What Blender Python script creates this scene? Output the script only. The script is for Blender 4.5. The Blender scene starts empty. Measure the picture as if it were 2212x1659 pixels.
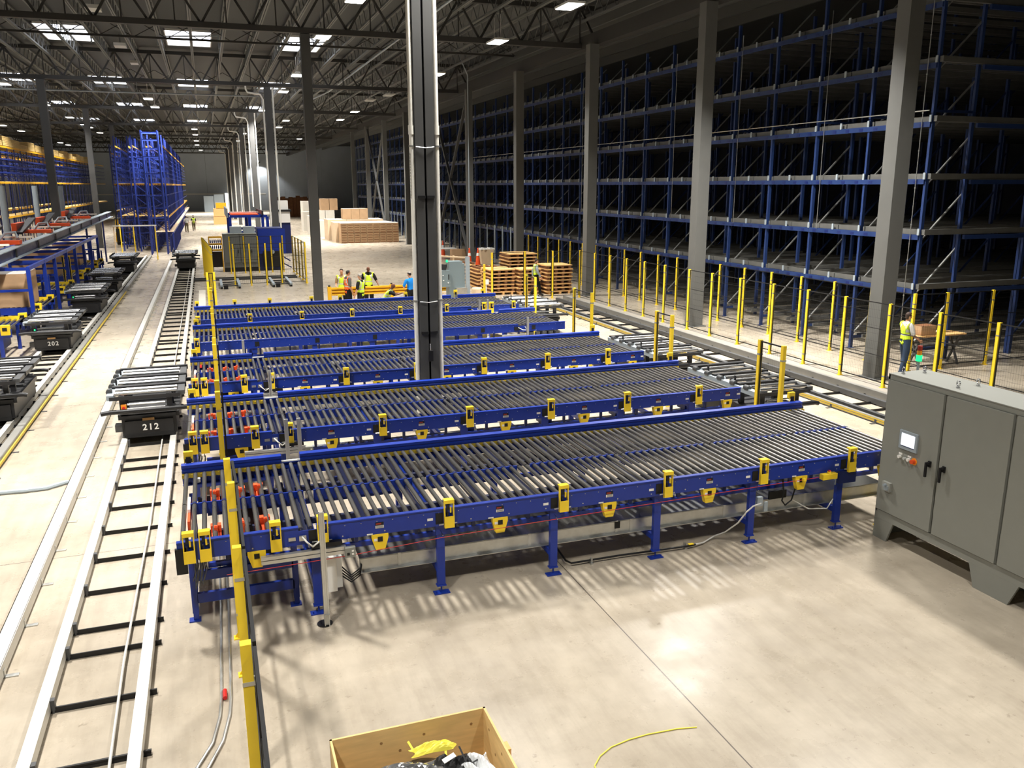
import bpy, bmesh, math, random
from mathutils import Vector, Matrix
random.seed(7)
S = bpy.context.scene
C = S.collection
PI = math.pi
OFF = {}

# ------------------------------------------------------------------ mesh builder
class MB:
    def __init__(s): s.v = []; s.f = []; s.m = []; s.cur = 0
    def mat(s, i): s.cur = i; return s
    def add(s, vs, fs):
        b = len(s.v); s.v += [tuple(v) for v in vs]
        for f in fs: s.f.append([b + i for i in f]); s.m.append(s.cur)
        return s
    def box(s, x0, x1, y0, y1, z0, z1):
        return s.add([(x0,y0,z0),(x1,y0,z0),(x1,y1,z0),(x0,y1,z0),(x0,y0,z1),(x1,y0,z1),(x1,y1,z1),(x0,y1,z1)],
                     [(0,3,2,1),(4,5,6,7),(0,1,5,4),(1,2,6,5),(2,3,7,6),(3,0,4,7)])
    def cbox(s, x, y, z, w, d, h): return s.box(x-w/2, x+w/2, y-d/2, y+d/2, z-h/2, z+h/2)
    def bar(s, p, q, w, h, up=(0,0,1)):
        p = Vector(p); q = Vector(q); d = (q-p).normalized(); u = Vector(up)
        if abs(d.dot(u)) > .98: u = Vector((1,0,0))
        r = d.cross(u).normalized(); u = r.cross(d).normalized(); r = r*(w/2); u = u*(h/2)
        return s.add([p-r-u, p+r-u, p+r+u, p-r+u, q-r-u, q+r-u, q+r+u, q-r+u],
                     [(0,1,2,3),(7,6,5,4),(0,4,5,1),(1,5,6,2),(2,6,7,3),(3,7,4,0)])
    def tube(s, pts, r, n=8, r2=None):
        pts = [Vector(p) for p in pts]; rings = []; u = None
        for i, p in enumerate(pts):
            a = pts[max(i-1, 0)]; b = pts[min(i+1, len(pts)-1)]; d = (b-a).normalized()
            if u is None: u = Vector((0,0,1)) if abs(d.z) < .9 else Vector((1,0,0))
            x = d.cross(u).normalized(); u = x.cross(d).normalized()
            rr = r if r2 is None else r+(r2-r)*i/(len(pts)-1)
            rings.append([p+x*(math.cos(2*PI*k/n)*rr)+u*(math.sin(2*PI*k/n)*rr) for k in range(n)])
        fs = []
        for i in range(len(pts)-1):
            for k in range(n): fs.append((i*n+k, i*n+(k+1)%n, (i+1)*n+(k+1)%n, (i+1)*n+k))
        fs.append(tuple(range(n-1, -1, -1))); fs.append(tuple((len(pts)-1)*n+k for k in range(n)))
        return s.add([v for g in rings for v in g], fs)
    def prism(s, poly, axis, a, b):
        def P(u, w, t): return {'x': (t,u,w), 'y': (u,t,w), 'z': (u,w,t)}[axis]
        n = len(poly)
        return s.add([P(u,w,a) for u,w in poly]+[P(u,w,b) for u,w in poly],
                     [tuple(range(n))[::-1], tuple(range(n, 2*n))]+[(i,(i+1)%n,n+(i+1)%n,n+i) for i in range(n)])
    def lathe(s, c, prof, n=16):
        c = Vector(c); vs = []
        for r, z in prof: vs += [c+Vector((r*math.cos(2*PI*k/n), r*math.sin(2*PI*k/n), z)) for k in range(n)]
        m = len(prof); fs = [(i*n+k, i*n+(k+1)%n, (i+1)*n+(k+1)%n, (i+1)*n+k) for i in range(m-1) for k in range(n)]
        fs.append(tuple(range(n-1, -1, -1))); fs.append(tuple((m-1)*n+k for k in range(n)))
        return s.add(vs, fs)
    def mesh(s, name, mats, off=(0,0,0), smooth=False):
        me = bpy.data.meshes.new(name)
        me.from_pydata([(x-off[0], y-off[1], z-off[2]) for x, y, z in s.v], [], s.f)
        mats = mats if isinstance(mats, (list, tuple)) else [mats]
        for m in mats: me.materials.append(m)
        if len(mats) > 1: me.polygons.foreach_set('material_index', [min(i, len(mats)-1) for i in s.m])
        me.update()
        bm = bmesh.new(); bm.from_mesh(me); bmesh.ops.recalc_face_normals(bm, faces=bm.faces[:]); bm.to_mesh(me); bm.free()
        if smooth:
            me.polygons.foreach_set('use_smooth', [True]*len(me.polygons))
            me.set_sharp_from_angle(angle=math.radians(40))
        return me
    def build(s, name, mats, parent=None, smooth=False, label=None):
        off = OFF.get(parent.name, (0,0,0)) if parent else (0,0,0)
        return put(name, s.mesh(name, mats, off, smooth), parent, label=label)

def put(name, me, parent=None, loc=None, label=None):
    o = bpy.data.objects.new(name, me); C.objects.link(o)
    if parent:
        o.parent = parent; OFF[o.name] = OFF.get(parent.name, (0,0,0))
    if loc:
        off = OFF.get(parent.name, (0,0,0)) if parent else (0,0,0)
        o.location = (loc[0]-off[0], loc[1]-off[1], loc[2]-off[2]); OFF[o.name] = tuple(loc)
    if label: o['label'] = label
    return o
def tag(o, label, cat, group=None, kind=None):
    o['label'] = label; o['category'] = cat
    if group: o['group'] = group
    if kind: o['kind'] = kind
    return o
def T(name, label, cat, loc, group=None, rz=0, local=False, kind=None):
    o = bpy.data.objects.new(name, None); C.objects.link(o); o.empty_display_size = .2
    o.location = loc; o.rotation_euler.z = rz
    OFF[o.name] = (0,0,0) if local else tuple(loc)
    return tag(o, label, cat, group, kind)
def struct(o): o['kind'] = 'structure'; return o
def B(*a): return MB().box(*a)

# ------------------------------------------------------------------ materials
def lin(c):
    return tuple((x/12.92 if x <= .04045 else ((x+.055)/1.055)**2.4) for x in (v/255 for v in c))
def mat(name, rgb, rough=.5, metal=0., spec=.5, noise=None, bump=None, emit=None):
    m = bpy.data.materials.new(name); m.use_nodes = True; nt = m.node_tree; b = nt.nodes['Principled BSDF']
    c = lin(rgb); b.inputs['Base Color'].default_value = (*c, 1); b.inputs['Roughness'].default_value = rough
    b.inputs['Metallic'].default_value = metal; b.inputs['Specular IOR Level'].default_value = spec
    if noise:
        sc, amt = noise[:2]; tc = nt.nodes.new('ShaderNodeTexCoord'); n = nt.nodes.new('ShaderNodeTexNoise')
        n.inputs['Scale'].default_value = sc; n.inputs['Detail'].default_value = 5
        if len(noise) > 2:
            mp = nt.nodes.new('ShaderNodeMapping'); mp.inputs['Scale'].default_value = noise[2]
            nt.links.new(tc.outputs['Object'], mp.inputs['Vector']); nt.links.new(mp.outputs['Vector'], n.inputs['Vector'])
        else: nt.links.new(tc.outputs['Object'], n.inputs['Vector'])
        r = nt.nodes.new('ShaderNodeMapRange'); r.inputs['From Min'].default_value = .25; r.inputs['From Max'].default_value = .75
        r.inputs['To Min'].default_value = 1-amt; r.inputs['To Max'].default_value = 1+amt
        mx = nt.nodes.new('ShaderNodeVectorMath'); mx.operation = 'SCALE'; mx.inputs[0].default_value = c
        nt.links.new(n.outputs['Fac'], r.inputs['Value']); nt.links.new(r.outputs['Result'], mx.inputs['Scale'])
        nt.links.new(mx.outputs['Vector'], b.inputs['Base Color'])
        rr = nt.nodes.new('ShaderNodeMapRange'); rr.inputs['To Min'].default_value = max(rough-.1, .02); rr.inputs['To Max'].default_value = min(rough+.1, 1)
        nt.links.new(n.outputs['Fac'], rr.inputs['Value']); nt.links.new(rr.outputs['Result'], b.inputs['Roughness'])
    if emit:
        b.inputs['Emission Color'].default_value = (*lin(emit[0]), 1); b.inputs['Emission Strength'].default_value = emit[1]
    return m
M = {}
for k, a in dict(
    blue=((15,47,142),.38,0,.5,(6,.08)), dblue=((15,30,84),.4,0,.5,(6,.1)), rackblue=((29,50,96),.45,0,.5,(3,.12)), lrackblue=((22,43,120),.45,0,.5,(3,.1)),
    yellow=((243,208,42),.4,0,.5,(5,.06)), shadeblue=((11,20,56),.5), consolegrey=((112,126,130),.45), busyellow=((212,182,58),.5), machgrey=((108,111,109),.5,0,.4), shadeyellow=((176,152,40),.5), dyellow=((226,172,28),.45,0,.5,(5,.06)), postyellow=((247,212,48),.4,0,.5,(5,.05)),
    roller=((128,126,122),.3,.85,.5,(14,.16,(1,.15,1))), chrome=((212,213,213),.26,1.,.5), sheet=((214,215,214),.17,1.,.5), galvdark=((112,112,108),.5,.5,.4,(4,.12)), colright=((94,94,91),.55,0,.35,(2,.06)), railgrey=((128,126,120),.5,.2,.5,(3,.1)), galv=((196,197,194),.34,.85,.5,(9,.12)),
    alu=((205,205,200),.42,.7,.5,(8,.06)), railtop=((214,212,204),.5,.35,.5,(3,.08)), carblack=((27,27,29),.45,.2,.5), black=((22,22,23),.5,0,.4), dark=((42,42,44),.5,.2,.5,(8,.15)), dgrey=((70,71,72),.5,.1,.5,(6,.1)),
    colgrey=((74,74,73),.55,0,.35,(2,.06)), pvc=((236,233,222),.35,0,.5), cabgrey=((134,135,127),.5,0,.4,(5,.03)), cabtop=((150,151,144),.5,0,.4),
    white=((232,230,224),.45,0,.5), orange=((226,82,34),.45,0,.5,(5,.08)), red=((196,36,30),.45,0,.5), rubber=((28,28,28),.8,0,.3),
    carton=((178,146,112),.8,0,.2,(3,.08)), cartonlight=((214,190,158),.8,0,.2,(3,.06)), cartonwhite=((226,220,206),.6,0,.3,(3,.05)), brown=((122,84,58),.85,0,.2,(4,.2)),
    pine=((226,178,116),.7,0,.3,(5,.14,(1,8,8))), ply=((222,188,128),.65,0,.3,(4,.12,(1,1,6))), plydark=((150,116,74),.8,0,.2), deckwood=((204,174,112),.75,0,.2,(4,.12)),
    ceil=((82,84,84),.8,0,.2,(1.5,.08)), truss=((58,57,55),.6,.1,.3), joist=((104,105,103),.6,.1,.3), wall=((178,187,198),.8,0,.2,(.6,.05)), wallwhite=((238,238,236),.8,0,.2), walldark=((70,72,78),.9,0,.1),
    skin=((205,152,122),.55,0,.4), skinbrown=((112,72,52),.5,0,.4), skintan=((190,136,104),.55,0,.4), hairdark=((34,26,22),.7), hairgrey=((140,134,128),.7), hairbrown=((58,40,30),.7),
    vestgreen=((206,236,60),.7,0,.2), vestorange=((240,104,44),.7,0,.2), silver=((205,208,205),.35,.2,.6), shirtblack=((26,26,28),.85,0,.2), shirtgrey=((88,86,84),.85,0,.2), shirtblue=((28,128,214),.8,0,.2),
    shirtwhite=((206,204,198),.85,0,.2), shirttan=((168,140,108),.85,0,.2), trouser=((24,24,27),.85,0,.2), jeans=((52,66,86),.85,0,.2), khaki=((92,84,62),.85,0,.2), shoe=((30,26,24),.6),
    film=((40,42,46),.18,0,.8), foil=((225,226,226),.12,.9,.6), clearfilm=((222,224,224),.22,0,.7), yplastic=((238,226,84),.4), cable=((205,203,196),.5), labelred=((150,42,28),.5), glassdark=((14,16,18),.15),
    teal=((20,74,84),.5), steelblue=((150,160,166),.45,0,.4,(6,.04)), amber=((236,150,36),.5), forkyellow=((236,180,24),.4), concretepatch=((138,132,122),.7,0,.2,(4,.05)),
).items(): M[k] = mat(k, *a)
M['lens'] = mat('lamp_lens', (255,255,250), .4, emit=((255,252,244), 14))
M['sky'] = mat('skylight_pane', (255,255,255), .3, emit=((236,242,255), 9))
M['screen'] = mat('lit_screen', (240,246,255), .3, emit=((236,244,255), 1.6))
M['green'] = mat('green_beacon', (30,230,130), .3, emit=((30,235,130), 3))
M['redglow'] = mat('red_glow', (240,60,60), .3, emit=((255,70,60), 1.5))
M['lensoff'] = mat('unlit_lens', (214,214,208), .35)

def floor_mat():
    m = bpy.data.materials.new('polished_concrete'); m.use_nodes = True; nt = m.node_tree; N = nt.nodes; L = nt.links; b = N['Principled BSDF']
    tc = N.new('ShaderNodeTexCoord')
    def noise(sc, det, rough=.6, scale=None):
        n = N.new('ShaderNodeTexNoise'); n.inputs['Scale'].default_value = sc; n.inputs['Detail'].default_value = det; n.inputs['Roughness'].default_value = rough
        if scale:
            mp = N.new('ShaderNodeMapping'); mp.inputs['Scale'].default_value = scale; L.new(tc.outputs['Object'], mp.inputs['Vector']); L.new(mp.outputs['Vector'], n.inputs['Vector'])
        else: L.new(tc.outputs['Object'], n.inputs['Vector'])
        return n
    def ramp(n, a, bb):
        r = N.new('ShaderNodeValToRGB'); r.color_ramp.elements[0].position = a[0]; r.color_ramp.elements[0].color = (*a[1], 1)
        r.color_ramp.elements[1].position = bb[0]; r.color_ramp.elements[1].color = (*bb[1], 1); L.new(n.outputs['Fac'], r.inputs['Fac']); return r
    big = ramp(noise(.35, 6, .62), (.3, lin((160,149,132))), (.72, lin((192,181,162))))
    mid = ramp(noise(2.3, 8, .7), (.32, (.84,.83,.82)), (.62, (1,1,1)))
    scuff = ramp(noise(1.1, 5, .7, (6, .7, 1)), (.36, (.9,.89,.88)), (.55, (1,1,1)))
    spots = ramp(noise(9, 3, .6), (.26, (.72,.70,.68)), (.34, (1,1,1)))
    def mul(a, c):
        x = N.new('ShaderNodeMix'); x.data_type = 'RGBA'; x.blend_type = 'MULTIPLY'; x.inputs[0].default_value = 1
        L.new(a, x.inputs[6]); L.new(c, x.inputs[7]); return x.outputs[2]
    col = mul(mul(mul(big.outputs['Color'], mid.outputs['Color']), scuff.outputs['Color']), spots.outputs['Color'])
    # saw-cut control joints of the slab, every 4.57 m
    sp = N.new('ShaderNodeSeparateXYZ'); L.new(tc.outputs['Object'], sp.inputs['Vector'])
    def joint(out, period, shift, w):
        a = N.new('ShaderNodeMath'); a.operation = 'ADD'; L.new(out, a.inputs[0]); a.inputs[1].default_value = -shift+period*50
        d = N.new('ShaderNodeMath'); d.operation = 'MODULO'; L.new(a.outputs[0], d.inputs[0]); d.inputs[1].default_value = period
        lt = N.new('ShaderNodeMath'); lt.operation = 'LESS_THAN'; L.new(d.outputs[0], lt.inputs[0]); lt.inputs[1].default_value = w
        return lt.outputs[0]
    mx = N.new('ShaderNodeMath'); mx.operation = 'MAXIMUM'
    L.new(joint(sp.outputs['X'], 9.2, 4.14, .014), mx.inputs[0]); L.new(joint(sp.outputs['Y'], 9.14, 3.1, .014), mx.inputs[1])
    jm = N.new('ShaderNodeMix'); jm.data_type = 'RGBA'; L.new(mx.outputs[0], jm.inputs[0]); L.new(col, jm.inputs[6]); jm.inputs[7].default_value = (*lin((96,88,80)), 1)
    L.new(jm.outputs[2], b.inputs['Base Color'])
    rn = noise(1.6, 6, .65); rr = N.new('ShaderNodeMapRange'); rr.inputs['From Min'].default_value = .3; rr.inputs['From Max'].default_value = .7
    rr.inputs['To Min'].default_value = .23; rr.inputs['To Max'].default_value = .36
    L.new(rn.outputs['Fac'], rr.inputs['Value']); L.new(rr.outputs['Result'], b.inputs['Roughness'])
    b.inputs['Specular IOR Level'].default_value = .5
    return m
M['floor'] = floor_mat()

# ------------------------------------------------------------------ camera (hand-held on a mezzanine, 5 m up)
cam = bpy.data.cameras.new('camera'); co = bpy.data.objects.new('camera', cam); C.objects.link(co)
co.location = (0, 0, 5); pitch = math.radians(13.2902); yaw = math.radians(19.5822); roll = math.radians(-.1)
fw = Vector((math.sin(yaw)*math.cos(pitch), math.cos(yaw)*math.cos(pitch), -math.sin(pitch)))
rt = Vector((math.cos(yaw), -math.sin(yaw), 0)); up = rt.cross(fw)
r2 = rt*math.cos(roll)+up*math.sin(roll); u2 = up*math.cos(roll)-rt*math.sin(roll)
co.matrix_world = Matrix(((r2.x,u2.x,-fw.x,0),(r2.y,u2.y,-fw.y,0),(r2.z,u2.z,-fw.z,5),(0,0,0,1)))
cam.sensor_fit = 'HORIZONTAL'; cam.sensor_width = 36; cam.lens = 36*1820/2212; cam.clip_end = 500; cam.clip_start = .05
S.camera = co
S.view_settings.view_transform = 'Standard'; S.view_settings.look = 'None'; S.view_settings.gamma = 1; S.view_settings.use_curve_mapping = False
S.view_settings.exposure = -1.0
w = bpy.data.worlds.new('world'); S.world = w; w.use_nodes = True
w.node_tree.nodes['Background'].inputs['Color'].default_value = (.6,.65,.75,1); w.node_tree.nodes['Background'].inputs['Strength'].default_value = .02
# ------------------------------------------------------------------ the hall
XL, XR, YN, YF, ZC = -30., 62., -14., 186., 13.
fl = struct(B(XL, XR, YN, YF, -.2, 0).build('floor', M['floor']))
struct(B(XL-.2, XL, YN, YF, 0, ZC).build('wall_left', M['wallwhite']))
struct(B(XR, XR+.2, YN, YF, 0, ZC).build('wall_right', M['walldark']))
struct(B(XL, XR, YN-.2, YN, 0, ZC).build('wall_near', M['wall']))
m = MB()
for i in range(12): m.box(XL+i*7.66, XL+i*7.66+7.64, YF, YF+.2, 0, ZC)
struct(m.build('wall_far', M['wall']))
struct(B(XL, 12, YF-.06, YF-.001, 3.2, 3.42).build('trim_1', M['white']))
ceil = struct(B(XL, XR, YN, YF, ZC, ZC+.2).build('ceiling', M['ceil']))

GY = [-3.0, 17.1, 37.3, 57.4, 77.6, 97.8, 118., 138.2, 158.4, 178.6]     # column lines
def girder_mesh():
    m = MB()
    m.box(XL, 17.2, -.13, .13, 11.0, 11.22); m.box(XL, 17.2, -.13, .13, 12.62, 12.82)
    n = 0; x = XL
    while x < 17:
        a = (x, 0, 11.15); b = (x+.95, 0, 12.7); c = (x+1.9, 0, 11.15)
        m.bar(a, b, .09, .09, (0,1,0)); m.bar(b, c, .09, .09, (0,1,0)); m.bar(b, (x+.95, 0, 11.15), .05, .05, (0,1,0)); x += 1.9
    return m.mesh('girder', M['truss'])
gm = girder_mesh()
for y in GY: struct(put('roof_girder', gm, ceil, (0, y, 0)))
for y in (27.2, 47.4, 67.5, 87.7):                                       # bridging lines between the joists
    m = MB().box(XL, 17, y-.05, y+.05, 12.0, 12.1); x = XL
    while x < 16: m.bar((x, y, 12.05), (x+1.5, y, 12.9), .035, .035); m.bar((x, y, 12.9), (x+1.5, y, 12.05), .035, .035); x += 1.52
    struct(m.build('bridging', M['truss'], ceil))
def joist_mesh(y0, y1):
    m = MB()
    m.box(-.075, -.012, y0, y1, 12.16, 12.24); m.box(.012, .075, y0, y1, 12.16, 12.24); m.box(-.06, .06, y0, y1, 12.86, 12.94); y = y0
    while y < min(y1, 125)-1.2:
        m.bar((0,y,12.2), (0,y+.6,12.9), .03, .03, (1,0,0)); m.bar((0,y+.6,12.9), (0,y+1.2,12.2), .03, .03, (1,0,0)); y += 1.2
    return m.mesh('joist', M['joist'])
jm = joist_mesh(YN, YF)
for i in range(-18, 9): struct(put('roof_joist', jm, ceil, (4.15+i*1.525+.4, 0, 0)))
m = MB()
for x in (17.9, 19.4, 20.9, 22.4, 24): m.box(x-.06, x+.06, YN, YF, 12.2, 12.9)
struct(m.build('roof_purlin', M['joist'], ceil))
struct(B(16.6, 17.0, YN, YF, 10.95, 11.5).build('eave_beam', M['truss'], ceil))

# skylights set into the deck
n = 0
for y in (53., 75., 97., 119., 34.):
    for x in (-12.5, -6.3, -.15, 5.95):
        if y == 34. or (y > 100 and x > 3): continue
        n += 1
        f = struct(MB().box(x-1.2, x+1.2, y-2.6, y-2.54, 12.9, 13).box(x-1.2, x+1.2, y+2.54, y+2.6, 12.9, 13).box(x-1.2, x-1.14, y-2.6, y+2.6, 12.9, 13).box(x+1.14, x+1.2, y-2.6, y+2.6, 12.9, 13).build('window_%d' % n, M['white']))
        p = B(x-1.14, x+1.14, y-2.54, y+2.54, 12.95, 12.98).build('pane', M['sky'], f)
        # security bars under the opening, welded to the joists
        MB().bar((x-1.5, y-4.4, 12.3), (x+1.5, y-2.8, 12.72), .06, .06).bar((x-1.5, y-2.8, 12.1), (x-1.5, y-2.8, 12.8), .07, .07).bar((x+1.5, y-2.8, 12.1), (x+1.5, y-2.8, 12.8), .07, .07).build('brace', M['steelblue'], f)

# ------------------------------------------------------------------ high-bay lamps
PW = 1500.
lamp_body = MB().box(-.32, .32, -.62, .62, .05, .12).box(-.12, .12, -.45, .45, .12, .2)
for yy in (-.6, .6): lamp_body.bar((0, yy*.7, .2), (0, yy*.7, 1.1), .012, .012)
lbm = lamp_body.mesh('lamp_housing', M['white'])
llm = B(-.29, .29, -.58, .58, .03, .05).mesh('lamp_lens', M['lens']); lom = B(-.29, .29, -.58, .58, .03, .05).mesh('lamp_lens_off', M['lensoff'])
LD = {}
def lamp(x, y, label, group, power=1., on=True, z=11.):
    if 65 < y < 150 and x > -9: power *= 1.9
    t = T('pendant_light', label, 'ceiling light', (x, y, z), group)
    put('housing', lbm, t); put('lens', llm if on else lom, t)
    if on and power > 0:
        k = round(power, 2)
        if k not in LD:
            d = bpy.data.lights.new('lamp', 'AREA'); d.shape = 'RECTANGLE'; d.size = .58; d.size_y = 1.16; d.energy = PW*k; d.color = (1, .968, .92); d.spread = math.radians(118); LD[k] = d
        o = bpy.data.objects.new('light', LD[k]); C.objects.link(o); o.parent = t; o.location = (0, 0, .02)
G1 = 'lit high-bay lights in the row over the right-hand ends of the conveyors'
for y, p in ((-4.6, .5), (5, .5), (13, 1.0)): lamp(12.5, y, 'lit white high-bay light above the front floor, out of the photo at the top', 'high-bay lights out of frame above the front floor', p)
lamp(13.3, 21.2, 'lit high-bay light just above the top edge, mirrored as the bright floor glare', None, 3.2)
lamp(12.5, 29.07, 'large lit high-bay light nearest the top edge, right of the main pillar', None)
lamp(12.32, 36.4, 'lit high-bay light before the dark beam, second down right of the main pillar', None, z=10.9)
lamp(12.87, 48.6, 'lit high-bay light half hidden behind the right white pipe of the main pillar', None)
lamp(12.55, 74.9, 'lit high-bay light, right one of the close pair left of the main pillar', None)
lamp(12.7, 84.2, 'lit high-bay light, left one of the close pair left of the main pillar', None)
lamp(12.55, 120, 'small far lit high-bay light low beside the dark slim pillar', None, .6)
lamp(12.58, 60.7, 'unlit grey high-bay light, nearer the main pillar of two unlit ones', None, on=False)
lamp(12.03, 64.8, 'unlit grey high-bay light, farther from the main pillar of two unlit ones', None, on=False)
lamp(5.3, 30.35, 'lit high-bay light cut by the top edge above the small roof vent box', None, .8)
lamp(5.19, 38.1, 'lit high-bay light just right of the skylight behind the slim dark pillar', None)
lamp(5.47, 51.5, 'lit high-bay light touching the left side of the slim dark pillar', None)
lamp(5.47, 60.6, 'lit high-bay light beside the bent pipe, under the one touching the slim pillar', None)
lamp(5.1, 75.9, 'lit high-bay light close beside the twin-piped pillar in mid hall', None)
lamp(7.95, 87.1, 'lit high-bay light, upper one of two right of the mid-hall twin-piped pillar', None, .7)
lamp(8.1, 97, 'lit high-bay light, lower one of two right of the mid-hall twin-piped pillar', None, .7)
for i, y in enumerate((89.8, 103, 114.1, 129.4, 142.7)):
    lamp(-.48, y, '%s of five lit high-bay lights stacked far down the roof' % ('topmost', 'second from the top', 'middle one', 'fourth from the top', 'lowest')[i], 'column of far lights in the middle of the roof', .7)
lamp(-3.15, 75.5, 'lit high-bay light under the flat skylight of the middle roof, brighter lower one of two', None)
lamp(-3.26, 68.5, 'lit high-bay light seen nearly edge on, upper one of two left of the middle skylights', None)
WA = ('under the skylight beside the left pillar', 'between the two left pillars, upper', 'at the second left pillar, its left side', 'right of the second left pillar, upper', 'right of the second left pillar, lower', 'small, above the blue rack end')
for i, y in enumerate((61.5, 75.9, 89.1, 98.7, 103.5, 113.4)): lamp(-11, y, 'lit high-bay light over the left racks, ' + WA[i], 'lit lights over the left racks', 1.)
WB = ('above the yellow boards, near the left edge', 'above the yellow boards, second from the left edge', 'low over the yellow boards, left of a pair', 'low over the yellow boards, right of a pair')
for i, y in enumerate((102.7, 112.4, 140.9, 148.5)): lamp(-19, y, 'small lit high-bay light ' + WB[i], 'far lights over the yellow boards', 1.)
G3 = 'high-bay lights out of frame above the tracks'
for x, y, p in ((-3, 3, .9), (-3, 14, 1.6), (-3, 27, 2.4), (-8.5, 22, 1.3), (5.2, 3, .45), (5.2, 16, 1.1), (-12, 40, 1.), (-24.5, 60, 2.4), (-24.5, 80, 3), (-24.5, 100, 3), (-24.5, 122, 3), (-11, 48, 1.), (0, 163, 5), (6, 168, 5), (5, 110, 1.8), (5, 128, 1.8)):  # left-wall and far-hall lamps added to brighten them, one more for car-roller glints
    lamp(x, y, 'lit white high-bay light above the frame of the photo, over the tracks' if y < 100 else 'added far high-bay light hidden among the roof beams, brightening the far hall', G3 if y < 100 else 'added high-bay lights brightening the far hall', p)
t = T('wall_floodlight', 'far floodlight washing the concrete end wall with a bright dome of light', 'wall light', (10.9, 184.6, 9.6))
B(-.3+10.9, .3+10.9, 184.3, 185.9, 9.5, 9.7).build('housing', M['dark'], t)
d = bpy.data.lights.new('flood', 'SPOT'); d.energy = 3000; d.spot_size = math.radians(110); d.spot_blend = .4; d.color = (1,.97,.9); o = bpy.data.objects.new('light', d); C.objects.link(o); o.parent = t; o.location = (0, -1.2, -.2); o.rotation_euler = (math.radians(25), 0, 0)

# small things on the roof
for i, (x, y) in enumerate(((-3.9, 43.), (-3.7, 53.5), (-3.4, 60.5))):
    t = T('roof_heater', 'pale square heater panel under the roof deck, %s of three in a row' % ('nearest', 'middle one', 'farthest')[i], 'heater', (x, y, 12.4), 'heater panels under the roof')
    B(x-.3, x+.3, y-.5, y+.5, 12.4, 12.55).build('panel', M['lensoff'], t); MB().bar((x, y-.3, 12.55), (x, y-.3, 13), .02, .02).bar((x, y+.3, 12.55), (x, y+.3, 13), .02, .02).build('hanger', M['dark'], t)
t = T('vent_box', 'small white square bracket box hanging under the roof by the main pillar', 'bracket', (5.6, 33.2, 11.6))
MB().box(5.4, 5.46, 33.1, 33.3, 11.6, 12.1).box(5.74, 5.8, 33.1, 33.3, 11.6, 12.1).build('upright', M['white'], t); B(5.4, 5.8, 33.1, 33.3, 12.1, 12.16).build('cross_bar', M['white'], t)
def pipe_thing(name, pts, r, mt, label, cat='pipe', n=8):
    m = MB().tube(pts, r, n); return tag(m.build(name, mt, smooth=True), label, cat)
pipe_thing('sprinkler_pipe', [(9.2, 10, 11.7), (9.2, 66, 11.7), (8.6, 74, 11.7)], .05, M['steelblue'], 'long thin grey pipe running under the roof joists right of the main pillar')
hp = pipe_thing('hanging_sprinkler_main', [(-20, 62.7, 10.9), (-4, 62.7, 10.9), (4, 62.7, 10.9)], .05, M['steelblue'], 'thin pale horizontal pipe crossing under the roof above the left racks')
for x in (-18.9, -11.2, -3.6, 2.5): MB().tube([(x, 62.7, 10.95), (x, 62.7, 12.14)], .012, 5).build('hanger', M['steelblue'], hp)

# ------------------------------------------------------------------ building columns
def hcol(x, y, label, w=.42, top=10.98, mt='colgrey', ang=0, name='steel_column', pipes=()):
    t = T(name, label, 'column', (x, y, 0), None, 0, kind='thing')
    B(x-w/2, x+w/2, y-w/2, y+w/2, 0, top).build('shaft', M[mt], t)
    B(x-w/2-.1, x+w/2+.1, y-w/2-.1, y+w/2+.1, 0, .025).build('base_plate', M[mt], t)
    return t
# main wide-flange pillar between the second and third conveyor
X, Y = 4.09, 16.72
t = T('main_pillar', 'tall dark grey wide-flange steel pillar rising between the conveyors, white pipe on each side', 'column', (X, Y, 0), kind='thing')
m = MB().box(X-.17, X-.03, Y-.22, Y-.19, 0, 11).box(X+.03, X+.17, Y-.22, Y-.19, 0, 11)
m.box(X-.19, X-.17, Y-.22, Y+.22, 0, 11).box(X+.17, X+.19, Y-.22, Y+.22, 0, 11).box(X-.03, X-.02, Y-.22, Y+.1, 0, 11).box(X+.02, X+.03, Y-.22, Y+.1, 0, 11).box(X-.17, X+.17, Y+.19, Y+.22, 0, 11)
m.build('shaft', M['colgrey'], t)
B(X-.02, X+.02, Y+.05, Y+.09, 0, 11).build('slot_back', M['black'], t)
B(X-.3, X+.3, Y-.3, Y+.3, 0, .03).build('base_plate', M['colgrey'], t)
for z in (4.75, 2.06):
    MB().box(X-.165, X-.015, Y-.25, Y-.22, z, z+.05).box(X+.015, X+.165, Y-.25, Y-.22, z, z+.05).build('clip_bar', M['black'], t)
for z in (5.72, 2.72): MB().tube([(X-.18, Y-.235, z), (X, Y-.25, z-.02), (X+.18, Y-.235, z)], .008, 5).build('strap_wire', M['galv'], t)
t = T('hanging_lock', 'small black padlock box hanging by a chain in the slot of the main pillar', 'lock', (X+.01, Y-.26, 1.55))
B(X-.03, X+.05, Y-.3, Y-.23, 1.5, 1.72).build('case', M['black'], t); MB().tube([(X, Y-.26, 1.72), (X, Y-.26, 1.86)], .014, 6).build('shackle', M['chrome'], t)
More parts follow.
